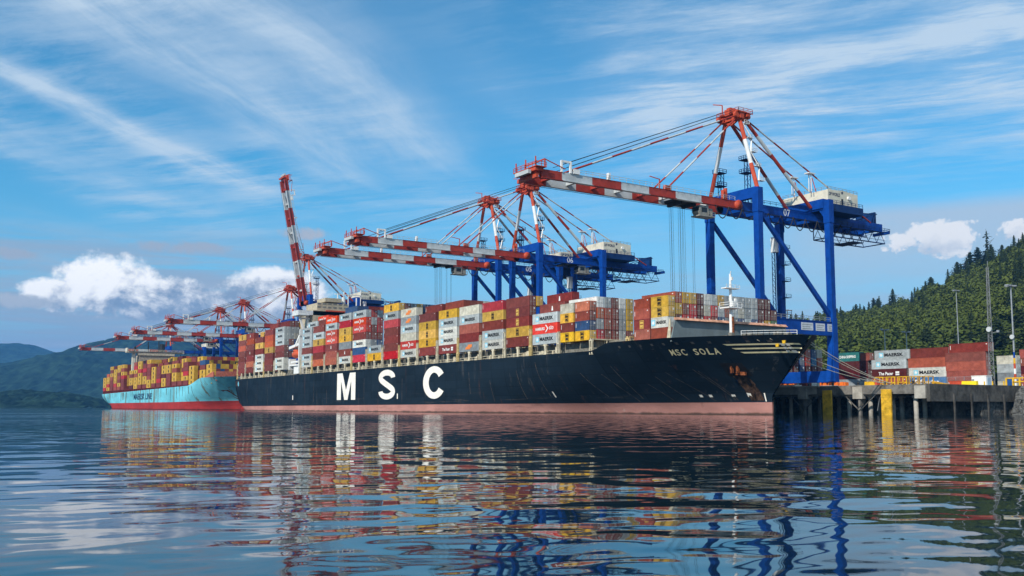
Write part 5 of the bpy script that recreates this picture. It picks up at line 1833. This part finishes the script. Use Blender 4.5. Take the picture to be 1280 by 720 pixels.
for i, x in enumerate((-137.6, -135.8, -133.2)):
    t = thing('bollard_post', '%s yellow marker post between the barrier and the white cabin' % ('left', 'middle', 'right')[i], 'post', (x, 233.0 + i * .6, QZ), 'yellow marker posts')
    MB().tube((0, 0, 0), (0, 0, 1.15), .16, 10).tube((0, 0, 1.15), (0, 0, 1.25), .16, 10, 0, .05).build('post', yellow_p, t, False)
t = thing('guard_frame', 'yellow guard frame of square posts beside the striped light mast', 'guard frame', (-133.8, 241.8, QZ))
g_ = MB()
for x in (-3.0, -1.2, .5, 2.4, 4.0):
    g_.box(x - .2, x + .2, -.2, .2, 0, 2.2)
g_.box(-3.0, 4.0, -.15, .15, 2.0, 2.3).box(-1.2, 4.0, -.15, .15, 1.1, 1.35).box(-1.2, -.9, -.2, 1.8, .9, 1.3)
g_.build('frame', yellow_p, t)
MB().box(-2.75, -1.45, -.05, .1, .2, 1.95).build('panel', mat('deep_blue', (.02, .08, .25), .5), t)
t = thing('white_truck', 'white box truck parked behind the striped light mast', 'truck', (-132.5, 249.0, QZ))
MB().box(-1.4, 4.2, -1.2, 1.2, .9, 3.3).build('cargo_box', whitep, t)
MB().prism([(4.3, .7), (6.2, .7), (6.2, 1.7), (5.7, 2.7), (4.3, 2.7)], 'y', -1.1, 1.1).build('cab', whitep, t)
MB().prism([(5.78, 1.8), (6.2, 1.75), (5.72, 2.6)], 'y', -1.12, 1.12).build('cab_window', glass, t)
for x in (-.3, 1.2, 5.2):
    for y in (-1.0, 1.0):
        MB().tube((x, y - .15, .5), (x, y + .15, .5), .5, 14).build('wheel', dark, t)
# hatch covers and clutter on the apron
random.seed(21)
for i, (x, y, w_, d_, h_, mt) in enumerate(((-178, 205, 9, 3, .7, concrete), (-168.5, 211.5, 4, 2.5, .5, steel), (-149.5, 203.5, 3.0, 1.5, 1.0, yellow_p), (-160, 222, 8, 3, .6, steel))):
    names = ['flat concrete ballast slab lying on the quay apron near the crane', 'low grey steel pallet of lashing bars on the apron', 'low yellow and red equipment box by the mooring lines', 'grey stack of hatch plates left of the yellow cages']
    t = thing(['ballast_slab', 'lashing_pallet', 'equipment_box', 'plate_stack'][i], names[i], ['slab', 'pallet', 'box', 'plates'][i], (x, y, QZ + .13 if y < 199 else QZ))
    q_ = MB()
    for k in range(3):
        q_.box(-w_ / 2 + k * .05, w_ / 2 - k * .08, -d_ / 2, d_ / 2 - k * .05, h_ * k / 3 + .02, h_ * (k + 1) / 3)
    q_.build('body', mt, t)
    if i == 2:
        MB().box(1.52, 2.1, -.7, .7, 0.02, 1.0).build('end_panel', red, t)
for i in range(9):
    x = -196 + i * 7.6
    if i == 3:
        continue
    t = thing('mooring_bollard', 'dark iron mooring bollard on the quay edge', 'bollard', (x, 199.6, QZ + .12), 'mooring bollards along the quay edge')
    MB().tube((0, 0, 0), (0, 0, .5), .3, 12, 0, .24).tube((0, 0, .5), (0, 0, .72), .42, 12, 0, .34).build('bollard_head', dark, t, False)

# mooring ropes from the bow to the quay
def rope(p, q, sag, label):
    p, q = Vector(p), Vector(q)
    pts_ = []
    for i in range(25):
        t = i / 24
        c = p.lerp(q, t)
        c.z -= sag * 4 * t * (1 - t)
        pts_.append(c - p)
    o = MB().path(pts_, .085, 5).build('mooring_rope', rope_m)
    o.location = p
    return tag(o, label, 'rope', 'mooring ropes from the bow')


bow = Vector((-146.3, 170.2, 17.0))
rope((-150.4, H1.Y(-150.4, 17.2) - .1, 17.2), (-142.9, 199.3, QZ + .4), 1.4, 'mooring rope leaving the bow farthest left, ending at the quay edge')
rope((-148.2, H1.Y(-148.2, 17.4) - .1, 17.4), (-142.6, 199.4, QZ + .4), 1.0, 'second mooring rope from the left off the bow')
rope((-145.4, 175.6, 17.2), (-141.6, 199.4, QZ + .4), .8, 'mooring rope off the bow tip, highest of the bundle')
rope((-146.2, 176.4, 16.8), (-141.2, 199.6, QZ + .4), 1.2, 'lowest mooring rope off the bow tip')
for i, (x, z, lab) in enumerate(((-147.0, 16.6, 'upper'), (-148.4, 15.9, 'lower'))):
    t = tag(MB().prism([(-.35, -.35), (.35, -.35), (.5, .35), (-.5, .35)], 'y', -.12, .12).build('rat_guard', yellow_p), '%s small yellow guard hung on the bow mooring ropes' % lab, 'rope guard', 'yellow rope guards')
    t.location = (x + 1.2, H1.Y(x, z) - .5, z)

# ------------------------------------------------------------------ hillside forest
RID = [(-790, 720, 88), (-756, 765, 90), (-727, 809, 96), (-701, 831, 101), (-659, 859, 106), (-628, 871, 112), (-587, 879, 121), (-547, 885, 138), (-513, 883, 150), (-485, 889, 166), (-445, 896, 182), (-404, 922, 197), (-340, 960, 205), (-250, 1010, 205)]
FOOT = [(-350, 330), (-338, 342), (-322, 358), (-306, 368), (-291, 379), (-279, 388), (-266, 399), (-255, 410), (-244, 420), (-234, 429), (-218, 445), (-202, 461), (-170, 490), (-120, 520)]
NT = len(RID) - 1


def hillpt(t, s):
    t = max(0, min(NT - 1e-4, t))
    k = int(t)
    u = t - k
    r0, r1, f0, f1 = RID[k], RID[k + 1], FOOT[k], FOOT[k + 1]
    rx, ry, rz = (r0[i] + (r1[i] - r0[i]) * u for i in range(3))
    fx, fy = (f0[i] + (f1[i] - f0[i]) * u for i in range(2))
    x, y = fx + (rx - fx) * s, fy + (ry - fy) * s
    e = min(1, s)
    z = QZ - .5 + (rz - 20 - QZ) * (e ** .92) + 5.0 * fbm(x / 90, y / 90, 3.3, 3) * min(1, e * 4)
    if s > 1:
        z -= (s - 1) * 60
    return x, y, z


hb = MB()
vs, fs = [], []
NA, NS = 78, 40
for i in range(NA + 1):
    for j in range(NS + 1):
        vs.append(hillpt(NT * i / NA, 1.5 * j / NS))
for i in range(NA):
    for j in range(NS):
        a = i * (NS + 1) + j
        fs.append((a, a + NS + 1, a + NS + 2, a + 1))
hb.add(vs, fs)
tag(hb.build('hillside', mat('forest_floor', (.022, .035, .014), 1.0, dirt=.4, scale=.06, spec=0), None, True), kind='structure')


def leaf_mat(name, c1, c2):
    M = bpy.data.materials.new(name)
    M.use_nodes = True
    E.nt = M.node_tree
    b = M.node_tree.nodes['Principled BSDF']
    b.inputs['Roughness'].default_value = .75
    b.inputs['Specular IOR Level'].default_value = .2
    oi = E.nt.nodes.new('ShaderNodeObjectInfo')
    g = E.nt.nodes.new('ShaderNodeNewGeometry')
    r = E(oi.outputs['Random'])
    rp = E(g.outputs['Random Per Island'])
    f = E.m('ADD', r * .75, rp * .35, clamp=True)
    c = mixc(f, c1, c2)
    E.nt.links.new(c, b.inputs['Base Color'])
    return M


leafA = leaf_mat('broadleaf_foliage', (.014, .031, .004), (.080, .104, .015))
leafB = leaf_mat('conifer_needles', (.007, .017, .007), (.030, .048, .014))
bark = mat('tree_bark', (.13, .10, .075), .9, dirt=.3)


def broad_crown(seed, n=620):
    rnd = random.Random(seed)
    mb = MB()
    lobes = []
    for i in range(9):
        a = rnd.uniform(0, 6.28)
        rr = rnd.uniform(.8, 2.6)
        lobes.append((Vector((rr * math.cos(a), rr * math.sin(a), rnd.uniform(4.0, 10.8))), rnd.uniform(1.5, 2.7)))
    lobes.append((Vector((0, 0, 11.2)), 1.9))
    for i in range(n):
        c, r = rnd.choice(lobes)
        d = Vector((rnd.gauss(0, 1), rnd.gauss(0, 1), rnd.gauss(0, 1))).normalized()
        p = c + d * r * rnd.uniform(.72, 1.08)
        nrm = (d + Vector((rnd.gauss(0, .5), rnd.gauss(0, .5), rnd.gauss(.3, .5)))).normalized()
        t = nrm.orthogonal().normalized()
        b = nrm.cross(t)
        s = rnd.uniform(.45, .95)
        a = rnd.uniform(0, 6.28)
        t, b = t * math.cos(a) + b * math.sin(a), b * math.cos(a) - t * math.sin(a)
        mb.add([p - t * s, p - b * s * .6, p + t * s, p + b * s * .6], [(0, 1, 2, 3)])
    return mb.mesh('crown', leafA)


def conifer_crown(seed, sparse=False):
    rnd = random.Random(seed)
    mb = MB()
    Ht = 22.0
    z = 3.0
    while z < Ht:
        f = (Ht - z) / (Ht - 3.0)
        rad = (4.6 * f ** .72 + .25) * rnd.uniform(.55, 1.15)
        if sparse:
            rad *= rnd.choice((.35, .9, 1.15))
        nb = 5 if sparse else 8
        a0 = rnd.uniform(0, 6.28)
        for k in range(nb):
            a = a0 + 6.28 * k / nb + rnd.uniform(-.3, .3)
            L = rad * rnd.uniform(.6, 1.15) * (1.25 if sparse else 1)
            d = Vector((math.cos(a), math.sin(a), 0))
            s = Vector((-d.y, d.x, 0))
            p = Vector((0, 0, z + rnd.uniform(-.3, .3)))
            for m_ in range(4):
                u0 = .15 + m_ * .22
                c = p + d * L * u0 + Vector((0, 0, -.35 * L * u0 * u0 - .1 + rnd.uniform(-.15, .15)))
                w = (.75 - .12 * m_) * (.5 + .5 * f)
                e = c + d * L * .30 + Vector((0, 0, -.28 * L * .3 - .1))
                tw_ = Vector((0, 0, rnd.uniform(-.45, .25)))
                mb.add([c - s * w + tw_, e, c + s * w - tw_ * .5, c + Vector((0, 0, .25))], [(0, 1, 2, 3)])
        z += .62 if not sparse else 1.0
    return mb.mesh('crown', leafB)


def trunk_mesh(h, r, m):
    mb = MB()
    mb.tube((0, 0, -1.5), (.1, 0, h * .5), r, 7, 0, r * .7).tube((.1, 0, h * .5), (0, .1, h), r * .7, 7, 0, .05)
    rnd = random.Random(int(h * 10))
    for k in range(5):
        a = rnd.uniform(0, 6.28)
        z = h * rnd.uniform(.3, .8)
        mb.tube((.08, 0, z), (math.cos(a) * h * .14, math.sin(a) * h * .14, z + h * .12), r * .35, 5, 0, .03)
    return mb.mesh('trunk', m)


crownsA = [broad_crown(100 + i) for i in range(7)]
crownsB = [conifer_crown(200 + i) for i in range(5)]
crownS = conifer_crown(300, True)
trA, trB = trunk_mesh(10.5, .28, bark), trunk_mesh(22.3, .34, bark)


def tree(p, kind, sc, mesh=None, label=None, sxy=1.0):
    con = kind == 'c'
    o = link('conifer_tree' if con else 'broadleaf_tree', None, None, p)
    o.scale = (sc * sxy, sc * sxy, sc)
    o.rotation_euler = (random.uniform(-.03, .03), random.uniform(-.03, .03), random.uniform(0, 6.28))
    link('crown', mesh or random.choice(crownsB if con else crownsA), o)
    link('trunk', trB if con else trA, o)
    tag(o, label or ('dark pointed conifer in the wood on the hillside behind the yard' if con else 'mid green leafy tree in the wood on the hillside behind the yard'), 'tree',
        'conifers on the hillside' if con else 'leafy trees on the hillside')
    return o


random.seed(5)
ntree = 0
camv = Vector((0, 0, 1.95))


def in_view(p):
    d = Vector(p)
    f = d.dot(fwdh)
    a = math.degrees(math.atan2(d.dot(right), f))
    return 13.0 < a < 31


fill = MB()
# ridge line conifers, one by one
t = 1.6
k = 0
while t < 11.2:
    s = 1.0 + random.uniform(-.03, .05)
    p = hillpt(t, s)
    tree(p, 'c', random.choice((.6, .75, .9, 1.0, 1.15, 1.3)) * random.uniform(.9, 1.15) * (1.0 if t < 7 else 1.1), None, None, random.uniform(1.5, 2.5))
    t += random.choice((.05, .08, .12, .2, .26))
    ntree += 1
snag = hillpt(8.05, .985)
tree(snag, 'c', 2.05, crownS, 'tall ragged conifer with gaps between its branches, topping the ridge', 1.15)
tree(hillpt(7.35, .99), 'c', 1.4, crownS, 'smaller ragged conifer on the ridge left of the tall ragged one', 1.2)
# slope
cand = []
for j in range(27):
    s = (j + .5) / 27
    for i in range(50):
        t = 1.2 + 10.2 * (i + .5) / 50 + random.uniform(-.08, .08)
        p = hillpt(t, s + random.uniform(-.012, .012))
        if in_view(p):
            cand.append((t, s, p))
random.shuffle(cand)
cand.sort(key=lambda c: c[1])
near = []
for (t, s, p) in cand:
    con = random.random() < (0.05 + max(0, (t - 7.2)) * .13 + max(0, s - .66) * 1.5)
    if len(near) < 235 and (s < .34 or random.random() < .30):
        near.append((p, con))
        tree(p, 'c' if con else 'b', random.uniform(.75, 1.3) if con else random.uniform(.95, 1.7), None, None, random.uniform(1.4, 2.2) if con else random.uniform(1.1, 1.5))
    else:
        me = random.choice(crownsB if con else crownsA)
        sc_ = random.uniform(.7, 1.3) if con else random.uniform(.95, 1.65)
        a = random.uniform(0, 6.28)
        ca, sa = math.cos(a) * sc_, math.sin(a) * sc_
        o0 = len(fill.v)
        fill.v += [(p[0] + v.co.x * ca - v.co.y * sa, p[1] + v.co.x * sa + v.co.y * ca, p[2] + v.co.z * sc_) for v in me.vertices]
        fill.f += [tuple(i_ + o0 for i_ in f_.vertices) for f_ in me.polygons]
        fill.mi += [1 if con else 0] * len(me.polygons)
tag(fill.build('woodland', [leafA, leafB]), 'dense mixed woodland covering the hillside between the single trees', 'woodland', kind='stuff')
print('trees', ntree + len(near), 'fill faces', len(fill.f))

# ------------------------------------------------------------------ air
hz = bpy.data.materials.new('haze_air')
hz.use_nodes = True
nt = hz.node_tree
for n in list(nt.nodes):
    nt.nodes.remove(n)
ho = nt.nodes.new('ShaderNodeOutputMaterial')
pv = nt.nodes.new('ShaderNodeVolumePrincipled')
pv.inputs['Color'].default_value = (.14, .46, .98, 1)
pv.inputs['Density'].default_value = 0.000075
nt.links.new(pv.outputs[0], ho.inputs['Volume'])
haze = MB().box(-13500, 1500, -4500, 6500, -4, 760).build('haze', hz)
tag(haze, kind='stuff')
